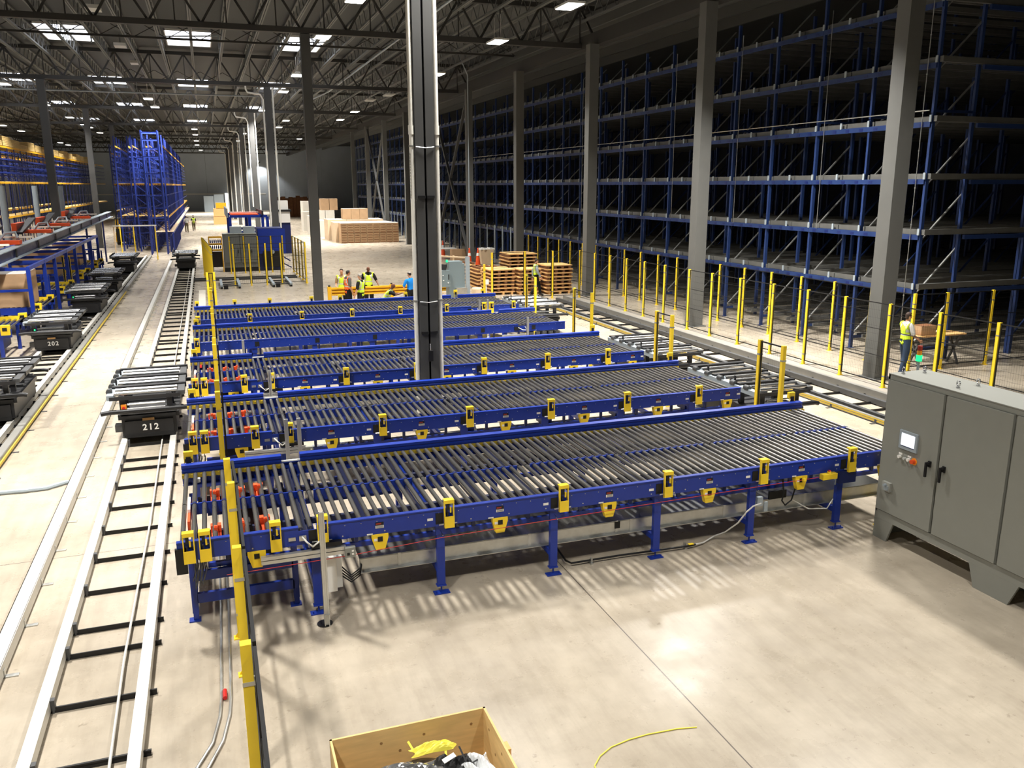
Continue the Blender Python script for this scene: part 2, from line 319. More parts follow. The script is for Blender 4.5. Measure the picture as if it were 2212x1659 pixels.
for sx, lab in ((-1, 'white plastic drain pipe on the left side of the main pillar'), (1, 'white plastic drain pipe on the right side of the main pillar')):
    x = X+sx*.25; t = T('drain_pipe', lab, 'pipe', (x, Y-.16, 0))
    MB().tube([(x, Y-.16, .035), (x, Y-.16, 12.85)], .045, 14).build('pipe', M['pvc'], t, smooth=True)
    MB().tube([(x, Y-.16, 5.95), (x, Y-.16, 6.12)], .056, 14).build('coupling', M['pvc'], t, smooth=True)
    for z in (5.72, 2.72): MB().tube([(x, Y-.16, z), (x, Y-.16, z+.03)], .056, 14).build('clamp', M['galv'], t, smooth=True)
    if sx < 0:
        m = MB(); random.seed(3); z = 4.75
        while z < 5.6: hgt = random.choice((.03, .05, .04)); m.box(x-.046, x-.044, Y-.2, Y-.185, z, z+hgt); z += hgt+.018
        m.build('printed_marking', M['black'], t)
for i, y in enumerate((17.36, 26.4, 35.6, 45.0, 54.4, 63.6, 72.8, 82, 91.2, 100.5)):
    lab = ('thick grey steel column beside the man in the right aisle', 'grey steel column standing between the yellow fence posts, second from the right', 'grey steel column right of the stacked boards, third from the right', 'grey steel column behind the stacked boards',
           'grey column right of the rope of orange cones', 'slim grey column just right of the main pillar', 'dark column left of the main pillar at the end of the carton block', 'dark column behind the carton block', 'dark far column, next beyond the carton block', 'dark farthest column of the right row')[i]
    hcol(16.42, y, lab, .44 if i < 4 else .4, 10.94, 'colright')
hcol(4.35, 37.4, 'slim dark steel column at the back conveyor, left of the group of workers', .38)
for i, y in enumerate((57.4, 77.6, 97.8, 118, 138.2, 158.4)):
    lab = ('twin-piped grey column behind the blue machine in mid hall', 'grey column left behind the twin-piped one', 'third grey column down the middle row', 'fourth grey column down the middle row', 'fifth grey column down the middle row', 'last grey column down the middle row')[i]
    t = hcol(4.2, y, lab, .4)
    for sx in (-1, 1):
        x = 4.2+sx*.3; q = T('drain_pipe', 'white drain pipe on the %s side of the %s' % (('left', 'right')[sx > 0], lab.replace(' behind the blue machine in mid hall', ' in mid hall')), 'pipe', (x, y-.2, 0))
        z0 = 3.2 if (i == 1 and sx < 0) else .03
        pts = [(x, y-.2, z0), (x, y-.2, 10.2)]
        if sx < 0: pts += [(x-.15, y-.2, 10.5), (x-.9, y-.2, 10.6), (x-1.0, y-.2, 10.8), (x-1.0, y-.2, 10.98)]
        else: pts += [(x, y-.2, 10.95)]
        MB().tube(pts, .055, 8).build('pipe', M['pvc'], q, smooth=True)
        MB().tube([(x, y-.2, 6.9), (x, y-.2, 7.1)], .075, 8).build('coupling', M['pvc'], q, smooth=True)
for i, y in enumerate((57.4, 77.6, 97.8, 118)):
    hcol(-8.4, y, ('nearest of the grey columns in front of the left racks', 'second grey column in front of the left racks', 'third grey column, against the blue left racks', 'fourth grey column, sunk in the blue left racks')[i], .42)
# braced frame in the right row and a hanging conduit
t = T('cross_bracing', 'long crossed diagonal braces between two columns right of the main pillar', 'brace', (16.42, 59, 0))
for a, b in (((16.42, 63.3, .3), (16.42, 54.7, 10.6)), ((16.42, 54.7, .3), (16.42, 63.3, 10.6))): MB().bar(a, b, .16, .16).build('diagonal', M['colgrey'], t)
t = T('cross_bracing', 'crossed diagonal braces left of the main pillar, behind the cartons', 'brace', (16.42, 86.6, 0))
for a, b in (((16.42, 90.9, .3), (16.42, 82.3, 10.6)), ((16.42, 82.3, .3), (16.42, 90.9, 10.6))): MB().bar(a, b, .16, .16).build('diagonal', M['colgrey'], t)
pipe_thing('conduit_drop', [(15.9, 52.8, 0), (15.9, 52.8, 11.6), (15.6, 52.6, 12.1), (15.4, 52.6, 12.5)], .035, M['steelblue'], 'thin grey conduit dropping from the roof to the floor right of the main pillar')

# ------------------------------------------------------------------ right-hand rack
LV = [2.1, 3.62, 5.14, 6.66, 8.18, 9.7]
RX0, RX1, RY0, BAY, NB = 18.8, 20.2, 18.7, 2.33, 40
t = T('pallet_rack', 'huge dark blue multi-level pallet rack with galvanized lanes filling the right side', 'rack', (RX0, RY0, 0))
pm = B(-.05, .05, -.04, .04, 0, 10.6).mesh('post', M['rackblue'])
fpm = MB().box(-.08, .08, -.09, .09, 0, .012).mesh('foot', M['rackblue'])
dm = MB().bar((0, 0, 0), (1.4, 0, 1.35), .035, .05, (0,1,0)).mesh('diagonal', M['galv'])
bm_ = MB()
def far_frame(x0, x1):
    m = MB().box(x0-.05, x0+.05, -.04, .04, 0, 10.6).box(x1-.05, x1+.05, -.04, .04, 0, 10.6)
    z = .4
    while z < 9.5: m.bar((x0, 0, z), (x1, 0, z+1.35), .04, .05, (0,1,0)); z += 1.52
    return m.mesh('frame', M['rackblue'])
ff = far_frame(0, 1.4)
for i in range(NB+1):
    y = RY0+i*BAY
    if i < 14:
        p = put('upright_post', pm, t, (RX0, y, 0)); q = put('foot_plate', fpm, p, (RX0, y, 0)); put('upright_post', pm, t, (RX1, y, 0))
        for k in range(7): put('diagonal_brace', dm, t, (RX0, y+.05, .35+k*1.52))
        B(RX0, RX1, y-.03, y+.03, .3, .38).build('strut', M['rackblue'], t); B(RX0, RX1, y-.03, y+.03, 6.9, 6.97).build('strut', M['rackblue'], t)
    else: put('upright_frame', ff, t, (RX0, y, 0))
    if i < 26: put('back_frame', ff, t, (22.6, y, 0))
    if i < 16: put('back_frame', ff, t, (26.8, y, 0)); put('back_frame', ff, t, (31, y, 0))
beam = MB().box(-.03, .03, 0, BAY*2-.01, -.14, 0)
for k in range(8): beam.mat(1).box(-.034, -.03, k*BAY/4+.2, k*BAY/4+.36, -.12, -.04)
bmsh = beam.mesh('beam', [M['rackblue'], M['dblue']])
lepm = B(-.1, -.07, -.035, .035, -.01, .17).mesh('end_plate', M['steelblue'])
for z in LV:
    for i in range(0, NB, 2):
        o = put('shelf_beam' if i < 32 else 'far_shelf_beam', bmsh, t, (RX0-.06, RY0+i*BAY, z))
    # roller lanes: rails run into the rack, a folded galvanized stop across each lane mouth
    m = MB()
    for i in range(NB):
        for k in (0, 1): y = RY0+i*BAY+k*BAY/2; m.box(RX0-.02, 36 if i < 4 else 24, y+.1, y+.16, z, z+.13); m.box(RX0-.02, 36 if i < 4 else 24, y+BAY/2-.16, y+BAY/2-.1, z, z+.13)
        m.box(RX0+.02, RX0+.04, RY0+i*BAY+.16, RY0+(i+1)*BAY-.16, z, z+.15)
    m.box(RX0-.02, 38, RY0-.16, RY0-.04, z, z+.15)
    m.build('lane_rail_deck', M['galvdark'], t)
    m = MB()
    for i in range(NB):
        for k in (0, 1):
            y = RY0+i*BAY+k*BAY/2
            if i < 8: put('lane_end_plate', lepm, t, (RX0, y, z))
            else: m.box(RX0-.1, RX0-.07, y-.035, y+.035, z-.01, z+.17)
    m.build('far_lane_ends', M['steelblue'], t)['kind'] = 'stuff'
m = MB()
for i in range(NB):
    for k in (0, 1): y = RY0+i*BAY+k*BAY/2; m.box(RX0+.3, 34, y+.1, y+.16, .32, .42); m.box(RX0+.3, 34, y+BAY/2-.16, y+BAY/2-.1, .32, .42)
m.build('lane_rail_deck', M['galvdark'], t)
for x in (22.6, 24, 26.8, 28.2, 31, 32.4): put('upright_post', pm, t, (x, RY0-.1, 0))
for x in (20.2, 22.6, 26.8):
    for z in LV: MB().box(x, x+2.4, RY0-.2, RY0-.13, z-.14, z-.02).build('end_beam', M['rackblue'], t)
m = MB()
for k in range(9): m.cbox(RX0-.12, RY0+.25, 1.9+k*1.0, .02, .05, .02)
m.tube([(RX0-.12, RY0+.25, 1.0), (RX0-.12, RY0+.25, 10.4)], .012, 6); m.build('sprinkler_drop', M['galv'], t)
for i, y in enumerate((22.9, 27.6, 32.2, 36.8, 41.5)): MB().tube([(RX0-.14, y, 3.6), (RX0-.14, y, 10.2)], .012, 5).build('sprinkler_drop', M['galv'], t)
MB().tube([(RX0-.15, RY0, 6.95), (RX0-.15, RY0+44, 6.95)], .016, 6).build('sprinkler_line', M['galv'], t)

# ------------------------------------------------------------------ left racks
def left_rack(x0, depth, y0, y1, label, bay=2.4, hi=8.7, yl=(2.7, 5.14, 8.0), sparse=False, deck=False):
    t = T('blue_rack', label, 'rack', (x0, y0, 0)); nb = int((y1-y0)/bay)
    pw = .03 if sparse else .05; pmesh = B(-pw, pw, -pw, pw, 0, hi).mesh('post', M['dblue' if sparse else 'lrackblue'])
    fm = MB(); z = 5.4 if sparse else .5
    while z < hi-1: fm.bar((0,0,z), (-depth,0,z+.8), .04, .04, (0,1,0)); fm.box(-depth, 0, -.03, .03, z-.05, z); z += .95
    fmesh = fm.mesh('bracing', M['lrackblue'])
    for i in range(nb+1):
        y = y0+i*bay
        if i < 24: put('upright_post', pmesh, t, (x0, y, 0)); put('upright_post', pmesh, t, (x0-depth, y, 0)); put('frame_bracing', fmesh, t, (x0, y, 0))
    for x in (x0, x0-depth):
        for z in yl:
            m = MB().box(x-.03, x+.03, y0, y1, z-.13, z); m.build('shelf_beam', M['dyellow'], t)
        for z in ((6.0, 6.5, 7.0, 7.5) if sparse else (1.2, 1.9, 3.4, 4.3, 5.6, 6.0, 6.4, 6.8, 7.2, 7.6)):
            MB().box(x-.02, x+.02, y0, y1, z-.06, z+.04).build('stringer', M['lrackblue'], t)
    for z in yl[:2]:
        B(x0-depth, x0, y0, y1, z, z+.04).build('board_deck', M['deckwood'], t)
    if deck: B(x0-depth, x0+.3, y0-.6, y1, 1.55, 1.6).build('board_deck', M['cartonlight'], t); B(x0+.24, x0+.3, y0-.6, y1, 1.42, 1.55).build('shelf_beam', M['lrackblue'], t); [B(x0+.2, x0+.3, y0-.6+k*1.2, y0-.52+k*1.2, 0, 1.42).build('short_leg', M['lrackblue'], t) for k in range(16)]
    return t
for i, x in enumerate((-2.75, -4.0, -5.3, -7.0)):
    left_rack(x, .95, 71+i*1.2+(14 if i == 3 else 0), 150, 'blue rack row with yellow beams, %s of the four beyond the tracks' % ('rightmost', 'second from the right', 'third from the right', 'leftmost')[i], deck=i == 0)
for i, (x, y0) in enumerate(((-14.2, 72), (-18.5, 74))):
    t = left_rack(x, 1.1, y0, 146, 'tall blue rack along the bright left wall, %s' % ('nearest row, stacked with yellow boards', 'row against the wall')[i], 2.6, 7.98 if i == 0 else 8.6, (2.7, 5.3, 7.97), True)
    if i == 0:
        for k in range(18):
            y = y0+.3+k*3.4; hh = (.35, .6, .5)[k % 3]
            q = T('board_bundle', 'bundle of yellow boards lying on top of the nearest left rack row', 'boards', (x-.5, y, 8.0), 'bundles of yellow boards on top of the left rack')
            m = MB()
            for r in range(int(hh/.12)+1): m.box(x-1.05, x+.05, y, y+3.1, 8.01+r*.12, 8.01+r*.12+.1)
            m.build('boards', M['deckwood'], q)
# scaffold tower on the rack end
t = T('blue_tower', 'slender blue lattice tower at the front of the left blue racks', 'tower', (-3.5, 69, 0))
for x, y in ((-4.0, 68.5), (-2.9, 68.5), (-4.0, 69.7), (-2.9, 69.7)): B(x-.05, x+.05, y-.05, y+.05, 0, 8.9).build('leg', M['lrackblue'], t)
for z in (2.6, 4.2, 5.8, 7.0, 7.6, 8.2, 8.7):
    for y in (68.5, 69.7): B(-4.0, -2.9, y-.03, y+.03, z, z+.08).build('rung', M['lrackblue'], t)
# ------------------------------------------------------------------ roller conveyors
RZ, RR, PITCH, MOD = 1.10, .029, .1169, 1.5195
def rollmesh(L, half):
    m = MB()
    m.tube([(0, 0, 0), (0, L/2-.012, 0)], RR, 12).tube([(0, L/2+.012, 0), (0, L, 0)], RR, 12).tube([(0, -.03, 0), (0, L+.03, 0)], .008, 6)
    return m.mesh('roller', M['roller'], smooth=True)
def sensor_mesh():
    m = MB()
    m.box(-.062, -.05, -.05, -.01, .0, .36).box(.05, .062, -.05, -.01, .0, .36).box(-.062, .062, -.056, -.05, .0, .15).box(-.062, .062, -.05, .03, .345, .36).box(-.062, .062, -.056, -.05, .315, .36)
    s = MB().box(-.03, .005, -.045, .0, .235, .31).tube([(-.02, -.03, .12), (-.02, -.04, .2)], .012, 6)
    p = MB().tube([(.015, -.05, .2), (.015, -.052, .27)], .011, 6)
    return m.mesh('bracket', M['yellow']), s.mesh('sensor', M['black']), p.mesh('plug', M['yellow'], smooth=True)
SM, SS, SP_ = sensor_mesh()
def lowsensor():
    m = MB().box(-.062, .062, -.03, .03, .0, .1).box(-.062, -.05, -.03, -.02, -.25, .02).box(.05, .062, -.03, -.02, -.25, .02)
    return m.mesh('reflector', M['yellow'])
LS = lowsensor(); LSB = B(-.035, .03, -.05, -.03, -.06, .03).mesh('sensor', M['black'])
GP = [(-.1, 0), (.1, 0), (.1, -.05), (.055, -.2), (-.055, -.2), (-.1, -.05)]
guard = MB().prism(GP, 'y', -.045, .03).mesh('guard', M['yellow'])
gplate = B(-.03, .03, -.052, -.045, -.09, -.03).mesh('plate', M['black'])
gtag = B(-.075, -.035, -.05, -.045, -.08, -.05).mesh('plate', M['white'])
wl = MB(); wl.mat(0).box(-.05, .05, -.004, 0, .0, .04).mat(1).box(-.05, .05, -.004, 0, -.035, 0).mat(2)
for k in range(3): wl.box(-.042, .042, -.0055, -.004, -.03+k*.011, -.026+k*.011)
wl.mat(3).box(-.042, .02, -.0055, -.004, .012, .03)
warn = wl.mesh('warning', [M['black'], M['white'], M['black'], M['labelred']])
wtag = B(-.035, .035, -.003, 0, -.016, .016).mesh('tag', M['white'])
liftm = MB().box(-.055, .055, -.16, .16, -.2, -.06).box(-.02, .02, -.15, -.09, -.06, .08).box(-.06, .06, .06, .15, -.06, .02).box(-.015, .015, -.14, -.1, .08, .09)
liftm = liftm.mesh('lift', M['orange'])
FP = [(-.012, 1.155), (.055, 1.155), (.055, 1.143), (.012, 1.143), (.012, .945), (.06, .945), (.06, .93), (0, .93), (0, 1.14), (-.012, 1.14)]

stub = B(0, .045, .005, .045, 0, .29).mesh('stub', M['dblue'])
def conveyor(i, y0, y1, label, gap, kind):
    x0, x1 = -.6, (9.55 if i else 9.75); W = y1-y0
    t = T('roller_conveyor', label, 'conveyor', (x0, y0, 0), 'blue roller conveyors side by side'); P = lambda m, n, mt, p=t, **k: m.build(n, M[mt] if isinstance(mt, str) else mt, p, **k)
    ga, gb = gap; left = gap[0] < 4
    # outer front channel: short end section with a cut-away lip, then the long run module by module
    secs = ([(x0, ga), (gb-.1, gb-.1)] if left else [])
    runs = []
    if left:
        runs.append((x0, ga-.02)); x = gb-.08
        brk = [x]+[.98+MOD*k for k in range(1, 7) if .98+MOD*k < x1-.3]+[x1]
        runs += [(brk[k], brk[k+1]) for k in range(len(brk)-1)]
    else:
        brk = [x0]+[.98+MOD*k for k in range(0, 5)]+[ga]
        runs += [(brk[k], brk[k+1]) for k in range(len(brk)-1)]; runs.append((gb, x1))
    for a, b in runs:
        m = MB().prism([(y0+u, v) for u, v in FP], 'x', a+.002, b-.002)
        s = P(m, 'side_channel', 'blue')
        for k in range(int((b-a)/.19)):
            pass
        bo = MB()
        for k in range(1, int((b-a)/.19)+1): bo.lathe((a+k*.19-.05, y0-.001, 1.1), [(.007, -.004), (.007, .004)], 6)
        for k in range(1, int((b-a)/.5)+1): bo.tube([(a+k*.5-.2, y0, .97), (a+k*.5-.2, y0-.006, .97)], .009, 6)
        P(bo, 'bolt_row', 'galv', s)
    mid = (ga+gb)/2
    P(MB().box(ga-.03, gb, y0+.005, y0+.015, .93, 1.1), 'joint_plate', 'blue')
    # far channel with guide rail and yellow chain guard
    P(MB().prism([(y1-u, v if v < 1.1 else v-.03) for u, v in FP], 'x', x0, x1), 'far_channel', 'blue')
    GR = [(y1-.06, 1.13), (y1-.06, 1.155), (y1-.045, 1.165), (y1-.045, 1.175), (y1-.06, 1.185), (y1-.06, 1.225), (y1+.03, 1.235), (y1+.03, 1.13)]
    for a, b in ((x0, ga), (gb, x1)): P(MB().prism(GR, 'x', a, b), 'guide_rail', 'blue')
    for a, b in ((x0, ga+.02), (gb-.02, x1)):
        m = MB().box(a, b, y1-.075, y1-.062, 1.05, 1.112); xx = a
        while xx < b: m.box(xx, xx+.03, y1-.09, y1-.062, 1.05, 1.1); xx += PITCH
        P(m, 'chain_guard', 'shadeyellow')  # yellow darkened to paint the shade under the guide rail
    # rollers
    rm = rollmesh(W-.16, 0); n = int((x1-x0-.06)/PITCH)
    for k in range(n): put('roller', rm, t, (x0+.06+k*PITCH, y0+.06, RZ))
    # centre supports between module joints
    edges = [x0+.1, ga+.16] if left else [x0+.1, .9]
    xs = [(x0+.12, ga+.17)] if left else [(x0+.12, .85)]
    k = 0
    while 1.0+MOD*k < x1-.5: xs.append((1.04+MOD*k, min(1.04+MOD*k+1.32, x1-.1))); k += 1
    for a, b in xs:
        m = MB().mat(0).box(a, b, y0+W/2-.012, y0+W/2+.012, .97, 1.118).mat(1); kk = 0
        for j in range(n):
            xx = x0+.06+j*PITCH
            if a-.01 < xx < b+.01: m.tube([(xx, y0+W/2-.03, RZ), (xx, y0+W/2+.03, RZ)], RR+.005, 10)
        P(m, 'centre_support', [M['blue'], M['dblue']])
    # legs, feet, cross members
    lx = [.904+MOD*k for k in range(7) if .904+MOD*k < x1]
    if not left: lx = [x0+.12]+lx
    for k, x in enumerate(lx):
        for yy in (y0+.06, y1-.1):
            l = P(MB().box(x-.05, x+.05, yy, yy+.06, .1, .93).box(x-.065, x+.065, yy-.02, yy+.02, .8, .93), 'leg', 'blue')
            P(MB().box(x-.1, x+.1, yy-.04, yy+.06, 0, .015).tube([(x, yy+.02, .015), (x, yy+.02, .13)], .012, 6).tube([(x-.07, yy-.01, .01), (x-.07, yy-.01, .04)], .01, 6).tube([(x+.07, yy-.01, .01), (x+.07, yy-.01, .04)], .01, 6).box(x-.06, x+.06, yy-.012, yy+.07, .095, .11), 'foot', 'blue', l)
        P(MB().box(x-.03, x+.03, y0+.1, y1-.1, .24, .32), 'cross_beam', 'blue')
        P(MB().box(x-.04, x+.04, y0+.1, y1-.1, .83, .91), 'cross_beam', 'blue')
        if k and i < 3: P(MB().box(x+.12, x+.32, y0+.5, y0+.8, .66, .9), 'gear_motor', 'dblue')
    for yy in (y0+.42, y1-.5):
        P(MB().box(x0+.3, x1-.05, yy, yy+.05, .62, .68), 'lower_rail', 'blue')
        x = x0+.5
        while x < x1-.1: put('rail_stub', stub, t, (x, yy, .68)); x += .38
    # lengthwise bearers seen between the rollers
    for yy in (y0+W*.27, y0+W*.73): P(MB().box(x0+.2, x1-.1, yy-.03, yy+.03, .9, .97), 'bearer', 'shadeblue')  # bearers and ties: blue darkened to paint the shade between rollers
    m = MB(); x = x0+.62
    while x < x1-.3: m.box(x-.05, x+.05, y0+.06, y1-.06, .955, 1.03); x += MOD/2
    P(m, 'cross_tie', 'shadeblue')
    # sensors
    def sensor(x, full=True):
        b = put('sensor_bracket', SM, t, (x, y0-.012, .915)); put('sensor', SS, b, (x, y0-.012, .915)); put('plug', SP_, b, (x, y0-.012, .915))
    def reflector(x):
        b = put('reflector_bracket', LS, t, (x, y1+.075, 1.29)); put('sensor', LSB, b, (x, y1+.075, 1.29))
    if left:
        for x in (-.47, -.3, .46): sensor(x)
        for k in range(7):
            x = .99+MOD*k
            if x < x1-.3: sensor(x); P(MB().box(x-.16, x-.07, y0-.008, y0, .96, 1.1), 'gear_cover', 'black'); P(MB().tube([(x-.13, y0-.04, .965), (x+.1, y0-.04, .965)], .011, 6), 'sensor_rod', 'chrome')
        reflector(-.5); reflector(x1-.15)
        for k in range(6):
            x = 1.66+MOD*k
            if x > x1-.2: continue
            g = put('drip_guard', guard, t, (x, y0+.03, .935)); put('plate', gplate, g, (x, y0+.03, .935)); put('paper_tag', gtag, g, (x, y0+.03, .935))
            put('warning_label', warn, t, (x, y0-.001, 1.045), label='dark red and white warning sticker'); put('paper_tag', wtag, t, (min(x+.62, x1-.05), y0-.001, 1.03))
            put('paper_tag', B(-.035, .035, -.003, 0, -.008, .008).mesh('tag', M['white']), t, (x-.12, y0-.001, .945))
        g = put('drip_guard', guard, t, (.24, y0+.03, .935)); put('plate', gplate, g, (.24, y0+.03, .935))
        # orange lift heads of the cross transfer under the short section
        for x, yy in ((-.2, .45), (-.2, 1.68), (.1, .5), (.35, 1.72), (.12, 1.66), (.36, .52)):
            put('lift_head', liftm, t, (x+.02, y0+yy*W/2.6, RZ-.02), label='orange lift head')
        P(MB().mat(0).box(-.5, -.47, y0+.75, y0+1.55, .98, 1.1).mat(1).box(-.5, -.47, y0+1.05, y0+1.5, 1.1, 1.14), 'end_stop', [M['orange'], M['white']])
        P(MB().tube([(-.4, y1-.2, 1.02), (-.4, y1-.2, 1.075)], .04, 10), 'round_reflector', 'redglow' if i == 2 else 'lensoff')  # on the third conveyor the reflector colour is made to glow
        # valve station and cylinder by the gap
        m = MB()
        for z in (.79, .84): m.box(.28, 1.24, y0-.1, y0-.04, z, z+.04)
        P(m, 'cylinder_rail', 'alu')
        P(MB().box(1.22, 1.34, y0-.16, y0-.1, .76, .88), 'switch_box', 'cabgrey')
        P(MB().mat(0).box(1.24, 1.27, y0-.165, y0-.16, .79, .82).mat(1).box(1.295, 1.32, y0-.165, y0-.16, .79, .81).box(1.295, 1.32, y0-.165, y0-.16, .83, .85), 'switch', [M['black'], M['white']])
        P(MB().box(.72, .8, y0-.03, y0, .99, 1.05).box(.6, .68, y0-.02, y0, 1.0, 1.04), 'valve', 'galv')
        P(MB().tube([(.75, y0-.03, 1.04), (.8, y0-.12, 1.0), (.86, y0-.12, .94), (.95, y0-.07, .98), (1.0, y0-.03, 1.02)], .011, 6), 'air_hose', 'cable', smooth=True)
        P(MB().box(.84, 1.2, y0-.09, y0-.02, .9, .95), 'valve_block', 'black')
        P(MB().tube([(ga-.02, y1-.03, 1.13), (gb+.02, y1-.03, 1.13)], .022, 8), 'gap_bar', 'alu', smooth=True)
    else:
        sensor(-.47)
        for k in range(6 if i == 4 else 1):
            x = .99+MOD*k
            if i == 4: sensor(x)
        if i == 4: sensor(ga+.55), sensor(ga+.42), sensor(x1-.2)
        for k in range(0, 6): P(MB().box(.98+MOD*k-.06, .98+MOD*k+.05, y0-.008, y0, .98, 1.1), 'gear_cover', 'black')
        reflector(-.5)
        if i == 4:
            for x in (.65, 1.75, 3.1, 4.05, 6.3, 8.1, 9.1): reflector(x)
        P(MB().box(ga-.5, ga+.25, y0-.1, y0-.04, .8, .88), 'cylinder_rail', 'alu')
        P(MB().tube([(ga, y0-.03, 1.06), (ga+.1, y0-.12, 1.0), (ga+.25, y0-.06, .98), (ga+.2, y0-.02, 1.08)], .012, 6), 'air_hose', 'cable', smooth=True)
        P(MB().box(ga-.12, ga+.05, y0-.03, y0, .98, 1.08), 'valve_block', 'black')
        for k in range(5): P(MB().box(ga+.35+k*.2, ga+.47+k*.2, y0-.02, y0+.1, .78, .9), 'motor', 'dgrey')
    # open frame of the lift table below the short section
    if left:
        for x in (x0+.12, .68):
            for yy in (y0+.36, y1-.45):
                l = P(MB().box(x-.035, x+.035, yy, yy+.07, .1, .93), 'leg', 'blue'); P(MB().box(x-.08, x+.05, yy-.03, yy+.08, 0, .015).box(x-.03, x+.03, yy, yy+.06, .015, .1), 'foot', 'blue', l)
        for z in (.22, .5):
            P(MB().box(x0+.15, .66, y0+.36, y0+.41, z, z+.12), 'cross_beam', 'blue'); P(MB().box(x0+.09, x0+.15, y0+.4, y1-.4, z, z+.1), 'cross_beam', 'blue')
        P(MB().box(-.1, .45, y0+.7, y1-.7, .35, .8), 'lift_motor', 'dark')
        P(MB().box(x0-.02, x0+.1, y0-.02, y0+.03, .78, 1.08), 'end_gear', 'black')
        m = MB(); random.seed(i)
        for k in range(6): q = -.44+.02*k; m.tube([(q, y0+.1, .93), (q+random.uniform(-.05, .05), y0+.02, .8), (q-.02, y0+.05, random.uniform(.5, .7)), (q+.03, y0+.2, .8)], .006, 5)
        P(m, 'loose_cable', 'dgrey')
    # galvanized wireway slung between the legs
    P(MB().box(1.45, x1-.2, y0+.325, y0+1.15, .5035, .506), 'wireway_lid', 'sheet')
    m = MB().box(1.45, x1-.2, y0+.32, y0+.335, .33, .5).box(1.45, x1-.2, y0+.32, y0+1.15, .495, .503).box(1.45, x1-.2, y0+1.13, y0+1.15, .33, .5).box(1.45, x1-.2, y0+.26, y0+.335, .33, .338)
    w = P(m, 'wireway', 'galv')
    for x in (1.95, 3.7, 4.98, 5.2, 6.7, 8.1): P(MB().box(x-.02, x+.02, y0+.314, y0+.32, .33, .51), 'joint_strap', 'alu', w)
    if i == 0:
        P(MB().box(4.95, 5.03, y0+.312, y0+.3145, .4, .5), 'slot', 'black', w)
        P(MB().box(1.02, 1.13, y0+.0, y0+.1, .28, .72), 'control_box', 'white')
        P(MB().box(1.13, 1.2, y0+.05, y0+.16, .3, .7), 'drive', 'clearfilm')
        for k in range(4): P(MB().tube([(1.2, y0+.1, .42+k*.04), (1.3, y0+.02, .36+k*.03), (1.42, y0+.12, .38+k*.03), (1.48, y0+.35, .42)], .009, 6), 'power_cable', 'rubber', smooth=True)
        pts = [(-.1, y0-.06, .72), (.5, y0-.08, .735), (1.3, y0-.08, .75), (2.4, y0-.06, .8), (3.9, y0-.06, .83), (5.4, y0-.06, .86), (6.9, y0-.06, .885), (8.0, y0-.06, .9)]
        P(MB().tube(pts, .0045, 5), 'pull_cord', 'red')
        for x in (2.418, 3.937, 5.457, 6.976): P(MB().tube([(x, y0+.06, .86), (x, y0-.07, .83)], .006, 5), 'cord_eye', 'chrome')
        q = P(MB().box(8.05, 8.3, y0-.1, y0-.02, .86, .94).lathe((8.18, y0-.06, .94), [(.03, 0), (.03, .03)], 8), 'cord_switch', 'yellow'); P(MB().tube([(8.18, y0-.06, .97), (8.18, y0-.06, .985)], .02, 8), 'reset_button', 'red', q)
        P(MB().lathe((7.75, y0-.06, .86), [(.02, 0), (.035, .02), (.03, .05), (.01, .06)], 8), 'cord_spring', 'yellow')
        P(MB().box(7.05, 7.14, y0+.03, y0+.08, .55, .68).box(7.16, 7.22, y0+.02, y0+.04, .46, .6), 'air_regulator', 'steelblue')
        P(MB().tube([(7.5, y0+.1, .93), (7.5, y0+.05, .7), (7.52, y0+.1, .55), (7.62, y0+.15, .45), (7.75, y0+.18, .5), (7.78, y0+.15, .7)], .012, 6), 'power_cable', 'rubber', smooth=True)
        P(MB().tube([(7.8, y0+.22, .48), (8.0, y0+.1, .36), (8.3, y0+.06, .34), (8.5, y0+.14, .48), (8.65, y0+.1, .8)], .009, 6), 'power_cable', 'cable', smooth=True)
        P(MB().box(7.45, 7.75, y0+.3, y0+.33, .5, .62), 'cable_plug', 'black')
        P(MB().tube([(8.2, y0-.04, .9), (8.36, y0, .8), (8.4, y0+.05, .7), (8.42, y0+.03, .95)], .01, 6), 'cable_bunch', 'steelblue')
        P(MB().box(8.4, 8.7, y0-.03, y0+.03, .74, .93), 'end_bracket', 'dblue')
    return t
GAPL = (.74, 1.0)
conveyor(0, 9.40, 12.02, 'nearest blue roller conveyor in front, full length along the open floor', GAPL, 'full')
conveyor(1, 13.54, 15.95, 'second blue roller conveyor from the front, ending at the nearer black shuttle car', GAPL, 'full')
conveyor(2, 17.48, 20.0, 'third blue roller conveyor, directly behind the main pillar', GAPL, 'full')
conveyor(3, 22.25, 24.72, 'fourth blue roller conveyor, plain front side without yellow guards', (8.1, 8.35), 'full')
conveyor(4, 26.15, 28.65, 'farthest blue roller conveyor, the one a worker leans on', (7.9, 8.15), 'full')

# aluminium sensor posts standing by the conveyors
def alu_post(x, y, h, label):
    t = T('sensor_post', label, 'post', (x, y, 0)); m = MB()
    m.box(x-.03, x-.018, y-.03, y+.03, .01, h).box(x+.018, x+.03, y-.03, y+.03, .01, h).box(x-.03, x+.03, y-.012, y+.012, .01, h); m.build('profile', M['alu'], t)
    MB().lathe((x-.02, y+.05, 0), [(.09, 0), (.09, .012)], 16).build('floor_disc', M['black'], t); MB().tube([(x-.034, y-.034, .16), (x+.034, y-.034, .16)], .004, 5).build('strap', M['chrome'], t)
    MB().box(x-.04, x+.04, y-.03, y+.03, .0, .012).build('foot', M['galv'], t)
alu_post(.955, 9.13, 1.41, 'thin aluminium post standing on the floor before the nearest conveyor')
for x in (.93, 1.125): alu_post(x, 13.3, 1.40, 'aluminium post before the second conveyor, %s of a pair' % ('left' if x < 1 else 'right'))
